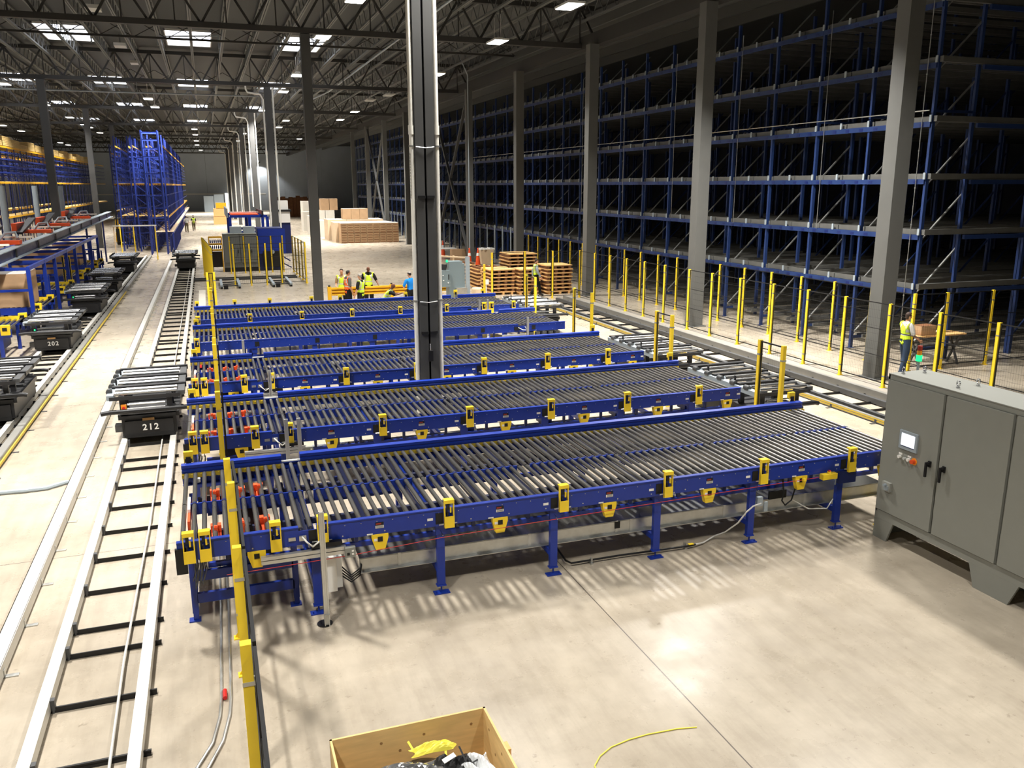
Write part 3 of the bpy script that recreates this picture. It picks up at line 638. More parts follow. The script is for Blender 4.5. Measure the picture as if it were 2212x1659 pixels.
alu_post(.95, 17.25, 1.38, 'aluminium post before the third conveyor near its left end')
alu_post(.62, 22.0, 1.2, 'short aluminium post before the fourth conveyor near its left end')
alu_post(8.3, 22.0, 1.38, 'aluminium post before the right end of the fourth conveyor')
for x in (8.1, 8.38): alu_post(x, 25.9, 1.4, 'aluminium post before the right end of the farthest conveyor, %s of a pair' % ('left' if x < 8.2 else 'right'))

# ------------------------------------------------------------------ shuttle car tracks
def rail_box(x, w, y0, y1, z0, z1, name, mt, p): return B(x-w/2, x+w/2, y0, y1, z0, z1).build(name, M[mt], p)
def ladder_track(xl, xr, y0, y1, label, ties, cable=None, topm='railtop'):
    t = T('car_track', label, 'track', ((xl+xr)/2, y0, 0))
    for x, n in ((xl, 1), (xr, -1)):
        # channel rail: flat bright top, web below
        m = MB().box(x-.055, x+.055, y0, y1, .135, .15).box(x-.055, x-.045, y0, y1, .03, .135).box(x+.045, x+.055, y0, y1, .03, .135); m.build('rail', M[topm], t)
    tm = MB().box(xl+.05, xr+.12, -.022, .022, .03, .045).box(xl+.05, xr+.12, -.022, -.012, .0, .06).mesh('tie', M['black'])
    tb = MB().box(-.02, .02, -.03, .03, .03, .14).tube([(.0, -.02, .0), (.0, -.02, .09)], .014, 6).mesh('clip', M['dgrey'])
    y = y0+.35; k = 0
    while y < y1 and k < 98:
        o = put('tie', tm, t, (0, y, 0)); put('tie_clip', tb, o, (xl+.075, y, 0)); k += 1
        y += ties*(.55 if k % 7 == 6 else 1)
    if y < y1:
        m = MB()
        while y < y1: m.box(xl+.05, xr+.12, y-.022, y+.022, .0, .055); y += ties
        m.build('far_ties', M['black'], t)['kind'] = 'stuff'
    if cable: MB().tube([(cable, y0, .075), (cable+.02, y0+2, .06), (cable-.02, y0+5, .075), (cable+.02, y0+9, .06), (cable, y0+14, .07), (cable, y1, .07)], .014, 6).build('cable', M['cable'], t, smooth=True)
    return t
ladder_track(-1.855, -.965, 4.0, 60, 'nearest long ladder-like rail track with black ties, carrying the car marked 212', 1.0, -1.18)
ladder_track(-5.05, -4.25, 14.0, 66, 'second rail track along the left edge, carrying several dark shuttle cars', .72)
ladder_track(13.45, 14.35, 9.0, 34.4, 'rail track beyond the conveyors on the right with a yellow bus bar', 1.05, topm='dgrey')
ladder_track(10.1, 11.0, 6.0, 32.5, 'rail track at the right ends of the conveyors, under the roller cars', 1.05, topm='galv')
def bus_channel(x, y0, y1, w, h, mt, label, side=1, step=1.0, name='guide_channel', brk='galv'):
    t = T(name, label, 'rail', (x, y0, 0))
    MB().box(x-w/2, x+w/2, y0, y1, h-.012, h).box(x+side*(w/2)-.006, x+side*(w/2)+.006, y0, y1, .02, h).box(x-w/2, x-w/2+.01, y0, y1, .03, h).build('channel', M[mt], t)
    bmh = MB().box(-.01, .13, -.03, .03, 0, .012).box(-.005, .005, -.03, .03, 0, .09).mesh('bracket', M[brk]); y = y0+.6; k = 0
    while y < y1 and k < 70: o = put('bracket', bmh, t, (x+side*(w/2+.01), y, 0)); o.scale.x = side; y += step; k += 1
bus_channel(-2.45, 4.2, 62, .16, .16, 'railtop', 'long pale guide channel on the floor left of the nearest track', 1, 1.1)
bus_channel(-3.98, 14, 66, .16, .15, 'railgrey', 'grey bus bar with a yellow strip along the right side of the left track', 1, 1.6, 'bus_bar', 'dgrey'); B(-3.9, -3.87, 14, 44, .05, .1).build('yellow_strip', M['busyellow'], bpy.data.objects['bus_bar'])
bus_channel(13.25, 9, 34.4, .1, .12, 'railgrey', 'grey and yellow bus bar along the right-hand track', -1, 1.4, 'bus_bar', 'dgrey')
for zz in (.04, .085): B(13.19, 13.2, 9, 34.4, zz, zz+.03).build('yellow_strip', M['busyellow'], bpy.data.objects['bus_bar.001'])
bus_channel(14.72, 8.5, 34.4, .13, .22, 'railgrey', 'dark raised guide rail between the right-hand track and the yellow fence', -1, .95, 'guide_channel', 'black')
struct(B(14.9, 15.95, 6, 36, 0, .004).build('trim_2', M['concretepatch']))
t = tag(B(-.62, -.32, 31.5, 44, 0.0, .01).build('floor_plate', M['cartonwhite']), 'pale plate strip on the floor beyond the farthest conveyor, left', 'plate')

# ------------------------------------------------------------------ shuttle cars
def text_mesh(s, size, name='number'):
    cu = bpy.data.curves.new(name, 'FONT'); cu.body = s; cu.size = size; cu.extrude = .002; cu.align_x = 'CENTER'; cu.align_y = 'CENTER'; cu.offset = .004; cu.space_character = 1.25
    o = bpy.data.objects.new(name, cu); C.objects.link(o); dg = bpy.context.evaluated_depsgraph_get(); me = bpy.data.meshes.new_from_object(o.evaluated_get(dg)); bpy.data.objects.remove(o)
    return me
def car(x0, x1, y0, y1, label, num=None, side=-1, green=False, estop=False, dk=1.06):
    xc = (x0+x1)/2; t = T('shuttle_car', label, 'shuttle car', (xc, y0, 0)); P = lambda m, n, mt, p=t, **k: m.build(n, M[mt], p, **k)
    a, b = xc-.5, xc+.5
    P(MB().box(a, b, y0+.1, y1-.1, .2, .6).box(a+.06, b-.06, y0+.04, y0+.1, .2, .5).box(a+.06, b-.06, y1-.1, y1-.04, .2, .5).box(a-.06, b+.06, y0+.14, y1-.14, .52, .62), 'chassis', 'carblack')
    P(MB().box(a+.05, b-.05, y0+.03, y0+.04, .17, .24), 'skirt', 'rubber')
    for x in (xc-.445, xc+.445):
        for y in (y0+.35, y1-.35): P(MB().tube([(x-.05, y, .245), (x+.05, y, .245)], .093, 14), 'wheel', 'rubber', smooth=True)
    for yy in (y0, y1): P(MB().tube([(x0-.12, yy, .7), (x0+.05, yy, .72), (x1+.02, yy, .72), (x1+.1, yy, .7)], .045, 10), 'bumper', 'carblack', smooth=True)
    for x in (x0+.26, x1-.32):
        for y in (y0+.18, y0+.85, y1-.85, y1-.22): P(MB().box(x-.05, x+.05, y-.04, y+.04, .6, dk-.06), 'post', 'dark')
    for y in (y0+.15, (y0+y1)/2, y1-.18): P(MB().box(x0+.2, x1-.2, y-.05, y+.05, .63, .68), 'shelf_bar', 'dgrey')
    for z in (.74, .82): P(MB().tube([(x0+.35, y0+.14, z), (x1-.4, y0+.14, z)], .02, 8), 'cross_tube', 'chrome')
    # deck: black beams and polished rollers lying across the car
    n = 9
    for k in range(n):
        y = y0+.1+k*(y1-y0-.2)/(n-1)
        if k in (2, 5, 8): P(MB().box(x0+.05, x1, y-.06, y+.06, dk-.07, dk+.02), 'deck_beam', 'carblack')
        else: P(MB().tube([(x0+.14, y, dk), (x1-.16, y, dk)], .038, 14), 'deck_roller', 'chrome', smooth=True); 
    P(MB().box(x1-.15, x1-.02, y0+.05, y1-.05, dk-.09, dk-.01), 'side_box', 'dgrey')
    P(MB().box(x0, x0+.13, y0+.05, y1-.05, dk-.12, dk-.02), 'side_box', 'steelblue')
    P(MB().box(x0+.05, x1-.1, y0+.02, y0+.05, dk-.12, dk-.05), 'end_beam', 'dark')
    m = MB()
    for k in range(5): yy = y0+.35+k*(y1-y0-.7)/4; m.tube([(x0+.03, yy-.07, dk), (x0+.03, yy+.07, dk)], .055, 10)
    P(m, 'drive_pulley', 'dgrey', smooth=True)
    for y in (y0+.9, y1-.7): P(MB().box(x0+.1, x0+.13, y-.02, y+.02, dk, dk+.13), 'stop_pin', 'dark')
    P(MB().box(a-.14, a-.0, y0+.2, y0+.4, .26, .4), 'cable_box', 'dgrey')
    if estop: q = P(MB().box(x0+.24, x0+.34, y0+.05, y0+.11, .72, .84), 'stop_box', 'amber'); P(MB().tube([(x0+.29, y0+.05, .78), (x0+.29, y0+.02, .78)], .028, 10), 'stop_button', 'red', q)
    if green: P(MB().lathe((x0+.3, y0+.03, .78), [(.02, 0), (.02, .04)], 8), 'green_lamp', 'green')
    if num:
        me = text_mesh(num, .17); me.materials.clear(); me.materials.append(M['white']); o = put('number_marking', me, t, (xc+.02, y0+.028, .36)); o.rotation_euler.x = PI/2; o['label'] = 'white painted number '+num
        P(MB().box(xc-.12, xc+.1, y0+.036, y0+.041, .5, .55), 'name_plate', 'plydark')
    return t
car(-2.1, -.66, 17.45, 20.05, 'black shuttle car with silver rollers marked 212 on the nearest track', '212', estop=True)
car(-2.1, -.66, 54.5, 57, 'far dark shuttle car at the end of the nearest track')
car(-5.35, -3.95, 19.7, 22.3, 'dark shuttle car cut by the left edge on the left track')
car(-5.4, -3.95, 28.2, 30.8, 'dark shuttle car marked 202 with a small green light on the left track', '202', green=True)
car(-5.4, -3.95, 36.3, 38.9, 'third dark shuttle car on the left track, behind the one marked 202', green=True)
car(-5.4, -3.95, 43.2, 45.8, 'fourth dark shuttle car on the left track, with a dull deck')
car(-5.4, -3.95, 53.3, 55.9, 'farthest dark shuttle car on the left track, beneath the forklift')
car(9.85, 11.25, 13.45, 16.05, 'black roller car at the right end of the second conveyor', side=1)
car(9.85, 11.25, 17.5, 20.1, 'black roller car at the right end of the third conveyor', side=1)
car(9.85, 11.25, 26.2, 28.8, 'black roller car at the right end of the farthest conveyor', side=1)
# ------------------------------------------------------------------ safety fences
FH = 2.13
pmesh = MB().box(-.035, .035, -.035, .035, 0, FH).mesh('post', M['postyellow'])
pfoot = MB().box(-.08, .08, -.05, .05, 0, .012).prism([(-.07, .012), (.07, .012), (.03, .07), (-.03, .07)], 'y', -.004, .004).mesh('foot', M['postyellow'])
pclip = MB().box(-.037, .045, -.037, .037, -.015, .015).mesh('clip', M['galv'])
def panel_mesh(L, hw=.05, vw=.2):
    m = MB(); z0, z1 = .12, FH-.03
    for z in (z0, z1): m.box(.03, L-.03, -.012, .012, z-.012, z+.012)
    for x in (.05, L-.05): m.box(x-.012, x+.012, -.012, .012, z0, z1)
    for z in (.78, 1.45): m.box(.03, L-.03, -.008, .008, z-.008, z+.008)
    x = .05+hw
    while x < L-.06: m.add([(x-.0015,0,z0),(x+.0015,0,z0),(x+.0015,0,z1),(x-.0015,0,z1)], [(0,1,2,3)]); x += hw
    z = z0+vw
    while z < z1: m.add([(.05,0,z-.0015),(L-.05,0,z-.0015),(L-.05,0,z+.0015),(.05,0,z+.0015)], [(0,1,2,3)]); z += vw
    return m
def fence(name, label, pts, group=None, panels=True, foot_dir=-1, skip=(), dens=.06, post=None, h=None, off=0):
    t = T(name, label, 'fence', (pts[0][0], pts[0][1], 0), group)
    for i, (x, y) in enumerate(pts):
        p = put('post', post or pmesh, t, (x, y, 0)); a = 0
        if len(pts) > 1:
            q = pts[i+1] if i+1 < len(pts) else pts[i-1]; a = math.atan2(q[1]-y, q[0]-x)
        o = put('foot', pfoot, p, (x, y, 0)); o.rotation_euler.z = a+PI/2
        for z in (.3, 1.85): put('clip', pclip, p, (x, y, z))
        if panels and i+1 < len(pts) and i not in skip:
            L = math.hypot(pts[i+1][0]-x, pts[i+1][1]-y); o = put('mesh_panel', panel_mesh(L, dens).mesh('panel', M['black']), t, (x+off, y, 0)); o.rotation_euler.z = math.atan2(pts[i+1][1]-y, pts[i+1][0]-x)
    return t
fence('safety_fence', 'long yellow-post black-mesh fence between the raised dark rail and the aisle on the right',
      [(15.75, y) for y in (10.2, 11.7, 13.25, 14.8, 16.35, 17.92, 19.43, 20.99, 22.68, 24.3, 25.74, 27.45, 29.0, 30.5, 32.0, 33.5, 35.1)]+[(14.5, 35.3), (13.2, 35.4), (11.6, 35.2)])
fence('safety_fence', 'thinner-looking yellow-post fence standing along the front of the right rack',
      [(22.2, 17.62), (20.55, 17.62), (18.9, 17.62), (17.85, 17.7)]+[(17.85, 19.3+1.55*k) for k in range(20)], dens=.08)
wpost = MB().box(-.03, .03, -.03, .03, 0, FH+.3).mesh('post', M['steelblue'])
t = T('rack_guard', 'row of pale thin posts along the far part of the right rack', 'guard', (17.9, 50.5, 0))
for k in range(26): put('post', wpost, t, (17.9, 50.5+k*1.6, 0))
fence('safety_fence', 'nearest yellow fence seen edge-on, running from the bottom edge to the front conveyor',
      [(.02, 3.62), (.02, 5.2), (.02, 6.78), (.02, 8.4), (.0, 9.2)], dens=.05, off=.055)
for i, (ya, yb) in enumerate(((12.45, 13.2), (16.35, 17.1), (20.5, 21.4), (25.1, 25.8))):
    fence('gap_fence', 'short yellow fence across the gap behind the %s conveyor at its left end' % ('nearest', 'second', 'third', 'fourth')[i], [(-.05, ya), (-.05, yb)], off=.06)
for i, (ya, yb) in enumerate(((12.6, 13.3), (16.6, 17.3), (20.9, 22.1), (25.2, 26.0))):
    fence('gap_fence', 'short yellow fence at the right end of the gap behind the %s conveyor' % ('nearest', 'second', 'third', 'fourth')[i], [(9.76, ya), (9.76, yb)])
fence('gap_fence', 'single yellow post at the right end of the farthest conveyor', [(9.6, 30.05)], panels=False)
fence('gate_fence', 'pair of close yellow posts with a narrow black panel beyond the farthest conveyor, left', [(-.13, 30.5), (.09, 30.5)], dens=.03)
fence('corner_fence', 'yellow fence post at the left side of the large grey control cabinet', [(9.16, 9.3), (9.7, 9.25)])
cellp = [(1.13, 45.2), (1.92, 45.2), (2.7, 45.2), (3.45, 45.2), (4.7, 45.3)]
fence('cell_fence', 'front yellow-post fence of the machine cell with the grey cabinets', cellp, dens=.1)
fence('cell_fence', 'rear yellow-post fence of the machine cell, close to the grey cabinets', [(1.13, 51.9), (1.92, 51.9), (2.7, 51.9), (3.45, 51.9), (4.1, 51.9)], dens=.1)
fence('cell_fence', 'right side fence of the machine cell, slanting dense black with yellow posts', [(4.73, 45.6), (4.7, 47.1), (4.68, 48.6), (4.66, 50.1), (4.64, 51.6)], dens=.014)
fence('cell_fence', 'left side fence of the machine cell seen edge-on as a solid yellow sheet', [(.08-.033*k, 42.3+.72*k) for k in range(14)], dens=.08, off=.06)

# ------------------------------------------------------------------ control cabinet on the right
CX, CY0, CY1, CZ0, CZ1, CD = 8.83, 4.95, 9.07, .28, 2.42, .66
t = T('control_cabinet', 'large grey multi-door control cabinet on stand feet at the right edge', 'cabinet', (CX, CY1, 0))
m = MB().box(CX+.02, CX+CD, CY0, CY1, CZ0+.1, CZ1); m.box(CX, CX+.02, CY0, CY1, CZ1-.07, CZ1).box(CX, CX+.02, CY0, CY1, CZ0+.02, .43).box(CX, CX+.02, CY1-.03, CY1, .4, CZ1)
m.build('body', M['cabgrey'], t)
B(CX-.005, CX+CD, CY0, CY1, CZ1, CZ1+.012).build('top_cover', M['cabtop'], t)
for k, (a, b) in enumerate(((CY1-.035, 8.075), (8.03, 7.055), (7.01, 6.035), (5.99, 5.0))):
    d = MB().box(CX-.025, CX+.012, b, a, .445, 2.345).build('door', M['cabgrey'], t)
    for z in (.8, 1.9): MB().tube([(CX-.012, a+.006 if k else a-.004, z-.05), (CX-.012, a+.006 if k else a-.004, z+.05)], .008, 6).build('hinge', M['cabgrey'], d)
    hy = b+.1 if k % 2 == 0 else a-.09
    h = MB().box(CX-.045, CX-.025, hy-.022, hy+.022, 1.34, 1.42).box(CX-.075, CX-.045, hy-.016, hy+.016, 1.38, 1.41).box(CX-.085, CX-.06, hy-.014+.02, hy+.014+.02, 1.2, 1.4).build('handle', M['black'], d)
    if k == 0:
        f = MB().box(CX-.05, CX-.025, 8.405, 8.72, 1.455, 1.715).build('screen_frame', M['steelblue'], d); B(CX-.053, CX-.05, 8.445, 8.68, 1.505, 1.68).build('screen', M['screen'], f)
        B(CX-.0535, CX-.0505, 8.445, 8.68, 1.498, 1.508).build('task_bar', M['dblue'], f)
        for j, (y, mm, r) in enumerate(((8.69, 'white', .024), (8.6, 'silver', .018), (8.53, 'white', .024))):
            MB().tube([(CX-.026, y, 1.33), (CX-.06, y, 1.33)], r, 12).build('button', M[mm], d)
            B(CX-.028, CX-.025, y-.03, y+.03, 1.36, 1.385).build('button_plate', M['white' if j != 1 else 'cabtop'], d)
        MB().tube([(CX-.026, 8.44, 1.33), (CX-.03, 8.44, 1.33)], .05, 16).build('stop_ring', M['amber'], d); MB().tube([(CX-.03, 8.44, 1.33), (CX-.05, 8.44, 1.33), (CX-.08, 8.44, 1.33)], .03, 14).build('stop_button', M['orange'], d)
        q = MB().box(CX-.07, CX-.025, 8.78, 8.92, .77, .9).build('outlet_box', M['cabtop'], d); MB().box(CX-.085, CX-.07, 8.8, 8.87, .79, .85).tube([(CX-.07, 8.85, .86), (CX-.11, 8.85, .86)], .022, 8).build('outlet_cover', M['steelblue'], q)
for y in (8.98, 8.82, 8.35, 8.18, 7.1, 6.95):
    if y in (8.98, 8.82): xx, yy = (CX+.14, 8.96) if y == 8.98 else (CX+.46, 8.9)
    else: xx, yy = (CX+.16 if y in (8.35, 7.1) else CX+.5), (8.05 if y > 8 else 6.9)
    m = MB(); m.lathe((xx, yy, CZ1+.012), [(.026, 0), (.026, .012), (.012, .014), (.012, .03)], 10)
    m.tube([(xx+.008*math.cos(a), yy+.032*math.cos(a), CZ1+.072+.034*math.sin(a)) for a in [k*PI/7 for k in range(15)]], .0095, 6)
    m.build('lifting_eye', M['chrome'], t, smooth=True)
for ya, yb in ((9.07, 8.72), (7.42, 6.7), (5.4, 4.95)):
    yy = (ya, yb)
    zt = CZ0+.0195; p = [(ya, 0), (ya, zt), (yb, zt), (yb+.1, 0)] if ya > 9 else ([(ya-.1, 0), (ya, zt), (yb, zt), (yb+.12, 0)] if yb > 5 else [(ya-.1, 0), (ya, zt), (yb, zt), (yb, 0)])
    for xx in (CX+.0, CX+CD-.03): MB().prism(p, 'x', xx, xx+.03).build('stand_foot', M['cabgrey'], t)
    B(CX+.03, CX+CD-.03, (ya if ya > 9 else (ya+yb)/2)-.03, (ya if ya > 9 else (ya+yb)/2), 0, CZ0+.0195).build('stand_side', M['cabgrey'], t)
t = T('beacon', 'signal beacon, green lit, on a post behind the grey control cabinet', 'signal light', (9.9, 9.62, 0))
MB().tube([(9.9, 9.62, 0), (9.9, 9.62, 2.42)], .02, 8).build('pole', M['steelblue'], t)
MB().tube([(9.9, 9.62, 2.42), (9.9, 9.62, 2.51)], .045, 12).build('lamp', M['green'], t, smooth=True)
for z, c in ((2.51, 'amber'), (2.58, 'labelred')): MB().tube([(9.9, 9.62, z), (9.9, 9.62, z+.07)], .035, 12).build('lamp', M[c], t, smooth=True)

# ------------------------------------------------------------------ crate of scrap at the bottom
t = T('plywood_crate', 'open plywood crate holding scrap film and straps at the bottom edge', 'crate', (1.24, 5.2, 0))
x0, x1, y0, y1, h = .585, 1.86, 4.35, 5.92, .78
MB().box(x0, x1, y1-.018, y1, .1, h).build('side_board', M['ply'], t); MB().box(x0, x1, y0, y0+.018, .1, h).build('side_board', M['ply'], t)
MB().box(x0, x0+.018, y0, y1, .1, h).build('side_board', M['ply'], t); MB().box(x1-.018, x1, y0, y1, .1, h).build('side_board', M['ply'], t)
B(x0, x1, y0, y1, .1, .13).build('bottom_board', M['ply'], t)
m = MB()
for x in (x0, (x0+x1)/2-.05, x1-.1): m.box(x, x+.1, y0, y1, 0, .1)
m.build('skid', M['pine'], t)
for x, y in ((x1, 5.45), (x1, 4.95), (x0-.05, 5.5), (x0-.05, 4.9)): q = MB().box(x, x+.05, y-.05, y+.05, .1, h-.05).build('batten', M['pine'], t)
m = MB(); random.seed(5)
for sx, sy in ((.25, 0), (.6, 0), (1.0, 0), (.4, .1)):
    m.tube([(x0+.15+sx, y1-.0185, .66-sy), (x0+.15+sx, y1-.0195, .66-sy)], .012, 8)
for k in range(5): m.tube([(x1-.0185, 5.75-k*.16, .68-.12*(k % 2)), (x1-.0195, 5.75-k*.16, .68-.12*(k % 2))], .012, 8)
m.build('wood_knots', M['plydark'], t)
def crumple(name, cx, cy, cz, sx, sy, sz, mt, seed, label, cat, n=26, flat=.5):
    random.seed(seed); bm = bmesh.new(); bmesh.ops.create_grid(bm, x_segments=n, y_segments=n, size=1)
    ph = [(random.uniform(1, 7), random.uniform(1, 7), random.uniform(0, 6), random.uniform(.4, 1)) for _ in range(9)]
    for v in bm.verts:
        x, y = v.co.x, v.co.y; z = sum(a*math.sin(p*x+q*y+r) for p, q, r, a in ph)/5+random.uniform(-.16, .16)
        e = 1-max(abs(x), abs(y))**6; v.co = Vector((cx+sx*(x+.12*math.sin(3*y+seed)), cy+sy*(y+.12*math.sin(4*x+seed)), max(cz+sz*(z*.6*e+.5*e-.3), .16)))
    me = bpy.data.meshes.new(name); bm.to_mesh(me); bm.free(); me.materials.append(M[mt]); o = put(name, me)
    so = o.modifiers.new('thickness', 'SOLIDIFY'); so.thickness = .004
    return tag(o, label, cat)
crumple('packing_film', 1.22, 5.08, .58, .5, .62, .12, 'film', 1, 'crumpled dark plastic film filling the plywood crate', 'plastic film')
crumple('foil_sheet', 1.08, 5.42, .66, .33, .2, .1, 'foil', 2, 'shiny crumpled silver foil in the back left of the crate', 'foil', 24)
crumple('clear_film', 1.64, 5.3, .66, .12, .25, .12, 'clearfilm', 3, 'crumpled clear film at the right side inside the crate', 'plastic film', 18)
crumple('black_bag', 1.48, 5.45, .64, .17, .13, .13, 'black', 4, 'black plastic bag sticking up in the crate', 'bag', 16)
def strap(pts, w, label, mt='yplastic', name='plastic_strap', cat='strap'):
    m = MB()
    for a, b in zip(pts, pts[1:]): m.bar(a, b, w, .003)
    return tag(m.build(name, M[mt]), label, cat)
crumple('yellow_wrap', 1.36, 5.7, .68, .17, .05, .07, 'yplastic', 8, 'crumpled yellow plastic wrap against the back board of the crate', 'plastic wrap', 14)
strap([(1.18, 5.8, .7), (1.22, 5.74, .63), (1.3, 5.68, .64), (1.42, 5.7, .66)], .02, 'thin yellow strap curling up at the back of the crate')
strap([(1.45, 5.66, .66), (1.43, 5.56, .62), (1.4, 5.46, .64), (1.33, 5.36, .6)], .018, 'thin yellow strap hanging over the black bag in the crate')
m = MB(); random.seed(11)
for k in range(16):
    a = random.uniform(0, 6); p = Vector((1.2+random.uniform(-.2, .35), 5.15+random.uniform(-.2, .25), .65+random.uniform(-.03, .06)))
    m.bar(p, p+Vector((math.cos(a)*.16, math.sin(a)*.16, random.uniform(-.05, .08))), .014, .003)
tag(m.build('strap_scrap', M['black']), 'tangle of black strap scrap on the film in the crate', 'scrap', kind='stuff')
m = MB(); random.seed(12)
for k in range(10):
    a = random.uniform(0, 6); p = Vector((1.15+random.uniform(-.25, .4), 5.2+random.uniform(-.2, .25), .68+random.uniform(-.02, .05)))
    m.bar(p, p+Vector((math.cos(a)*.1, math.sin(a)*.1, random.uniform(-.02, .05))), .05, .004)
tag(m.build('paper_scrap', M['white']), 'scattered white paper scraps in the crate', 'scrap', kind='stuff')

# ------------------------------------------------------------------ things on the front floor
pipe_thing('extension_cable', [(3.99, 6.02, .006), (3.8, 6.06, .008), (3.5, 6.08, .008), (3.3, 6.07, .008), (3.1, 6.03, .008), (2.95, 5.95, .008), (2.85, 5.85, .008), (2.8, 5.6, .008)], .006, M['yplastic'], 'yellow cable lying on the open concrete floor at the bottom', 'cable')
pts = lambda dx: [(-.16+dx, 14, .02), (-.16+dx, 10, .02), (-.19+dx, 8.0, .02), (-.21+dx, 7.7, .02), (-.28+dx, 7.3, .02), (-.42+dx*1.2, 6.95, .02), (-.62+dx*1.5, 6.6, .02), (-.9+dx*1.6, 6.2, .02)]
pipe_thing('floor_conduit', pts(-.045), .014, M['galv'], 'left grey conduit of the bent pair on the floor beside the near fence', 'conduit')
t = pipe_thing('floor_conduit', pts(.045), .014, M['galv'], 'right grey conduit of the bent pair on the floor beside the near fence', 'conduit')
tag(MB().tube([(-.2, 7.98, .03), (-.2, 8.12, .03)], .022, 8).build('red_tape_wrap', M['red']), 'small red tape wrap round the bent conduits on the floor', 'tape')
pipe_thing('floor_conduit', [(-7, 15.6, .03), (-4.2, 15.35, .03), (-3.2, 15.28, .03), (-2.9, 15.3, .03), (-2.65, 15.5, .03), (-2.5, 15.52, .03)], .04, M['steelblue'], 'pale flexible pipe lying across the floor at the left edge', 'pipe')
t = T('air_pipe', 'thin black compressed air pipe on the floor in front of the nearest conveyor', 'pipe', (4.3, 9.6, 0))
MB().tube([(4.28, 10.3, .05), (4.22, 9.7, .05), (4.26, 9.6, .05), (5.0, 9.6, .05), (6.05, 9.55, .05), (6.15, 9.56, .05)], .014, 8).build('pipe', M['black'], t, smooth=True)
for x in (4.55, 6.0): MB().box(x-.02, x+.02, 9.56, 9.66, 0, .02).box(x-.012, x+.012, 9.58, 9.62, .02, .08).build('clamp', M['galv'], t)
MB().box(6.02, 6.1, 9.52, 9.56, .075, .085).tube([(6.06, 9.55, .05), (6.06, 9.55, .08)], .008, 6).build('valve_lever', M['yellow'], t)
MB().tube([(6.12, 9.56, .05), (6.3, 9.6, .04), (6.55, 9.72, .05), (6.66, 9.6, .15), (6.74, 9.42, .35), (6.82, 9.36, .52), (6.92, 9.35, .6), (7.06, 9.36, .62)], .011, 8).build('hose', M['cable'], t, smooth=True)
X, Y, Z = 4.33, 14.2, .5065
t = T('water_bottle', 'clear plastic water bottle standing on the wireway under the second conveyor', 'bottle', (X, Y, Z))
MB().lathe((X, Y, Z), [(.03, 0), (.033, .02), (.033, .13), (.028, .16), (.013, .2), (.013, .215)], 12).build('body', M['clearfilm'], t, smooth=True); MB().lathe((X, Y, Z+.215), [(.015, 0), (.015, .02)], 10).build('cap', M['white'], t)
# ------------------------------------------------------------------ left lift lines
def short_line(y0, y1, x0, x1, label, h=.95, rm='brown'):
    t = T('infeed_conveyor', label, 'conveyor', (x0, y0, 0), 'infeed roller lines on the far left')
    for yy in (y0, y1-.06): MB().box(x0, x1, yy, yy+.06, h-.2, h+.03).build('side_channel', M['blue'], t)
    me = MB().tube([(0, 0, 0), (0, y1-y0-.14, 0)], .03, 8).mesh('roller', M['roller'], smooth=True); n = int((x1-x0)/.15)
    for k in range(n): put('roller', me, t, (x0+.1+k*.15, y0+.07, h))
    for x in (x0+.3, x1-.3, (x0+x1)/2):
        for yy in (y0+.05, y1-.11): MB().box(x-.05, x+.05, yy, yy+.06, 0, h-.2).build('leg', M['blue'], t)
    B(x0+.2, x1-.2, y1-.2, y1-.17, h-.05, h+.1).build('chain_guard', M['yellow'], t)
    for yy in (y0-.02, y1+.02): q = MB().box(x1-.25, x1-.02, yy-.08, yy+.08, h-.12, h+.16).build('sensor_bracket', M['yellow'], t); MB().box(x1-.2, x1-.08, yy-.09, yy-.08, h, h+.1).build('sensor', M['black'], q)
    for k in range(3): MB().box(x1-.6-k*.16, x1-.5-k*.16, y0+.2, y1-.2, .2, .6).build('drive_unit', M['dblue'], t)
    return t
short_line(27.4, 29.9, -13, -5.55, 'blue roller infeed line at the left edge, beside the car marked 202')
short_line(32.3, 34.8, -13, -5.5, 'second blue infeed line carrying the big cartons on the left')
short_line(37.6, 40.1, -13, -5.5, 'third blue infeed line behind the blue lift frame')
short_line(43.2, 45.7, -13, -5.5, 'fourth blue infeed line beneath the sloping overhead beam')
short_line(49.0, 51.5, -13, -5.5, 'fifth, farthest blue infeed line on the left')
def carton(x0, x1, y0, y1, z0, z1, label, group=None, side='carton', top='cartonlight', name='carton', cat='box', slots=False, flute=False):
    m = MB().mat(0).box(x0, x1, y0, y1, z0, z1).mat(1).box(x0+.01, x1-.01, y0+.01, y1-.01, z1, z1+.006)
    if slots:
        m.mat(2).box(x0+.08*(x1-x0), x1-.08*(x1-x0), y0-.006, y0, z0+.02, z0+.09)
        for q in (.3, .55, .78): m.box(x0+.12*(x1-x0), x1-.12*(x1-x0), y0-.004, y0, z0+q*(z1-z0), z0+q*(z1-z0)+.04)
    return tag(m.build(name, [M[side], M[top], M['brown']]), label, cat, group)
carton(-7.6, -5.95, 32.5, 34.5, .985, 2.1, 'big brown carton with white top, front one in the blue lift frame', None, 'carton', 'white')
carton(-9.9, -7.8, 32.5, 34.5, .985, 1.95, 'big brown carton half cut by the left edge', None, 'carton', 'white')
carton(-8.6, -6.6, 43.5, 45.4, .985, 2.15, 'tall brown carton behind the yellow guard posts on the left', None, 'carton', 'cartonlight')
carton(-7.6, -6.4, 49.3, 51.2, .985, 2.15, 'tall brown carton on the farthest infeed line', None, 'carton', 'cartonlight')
t = T('lift_gantry', 'tall blue steel lift frame with many posts over the left infeed lines', 'frame', (-6.6, 31.9, 0))
for x in (-8.4, -7.2, -5.75):
    for y in (32.05, 35.05, 37.35, 40.4, 43.0, 46.0, 48.7, 51.8):
        if x == -7.2 and y > 36: continue
        B(x-.06, x+.06, y-.06, y+.06, 0, 2.35).build('post', M['blue'], t)
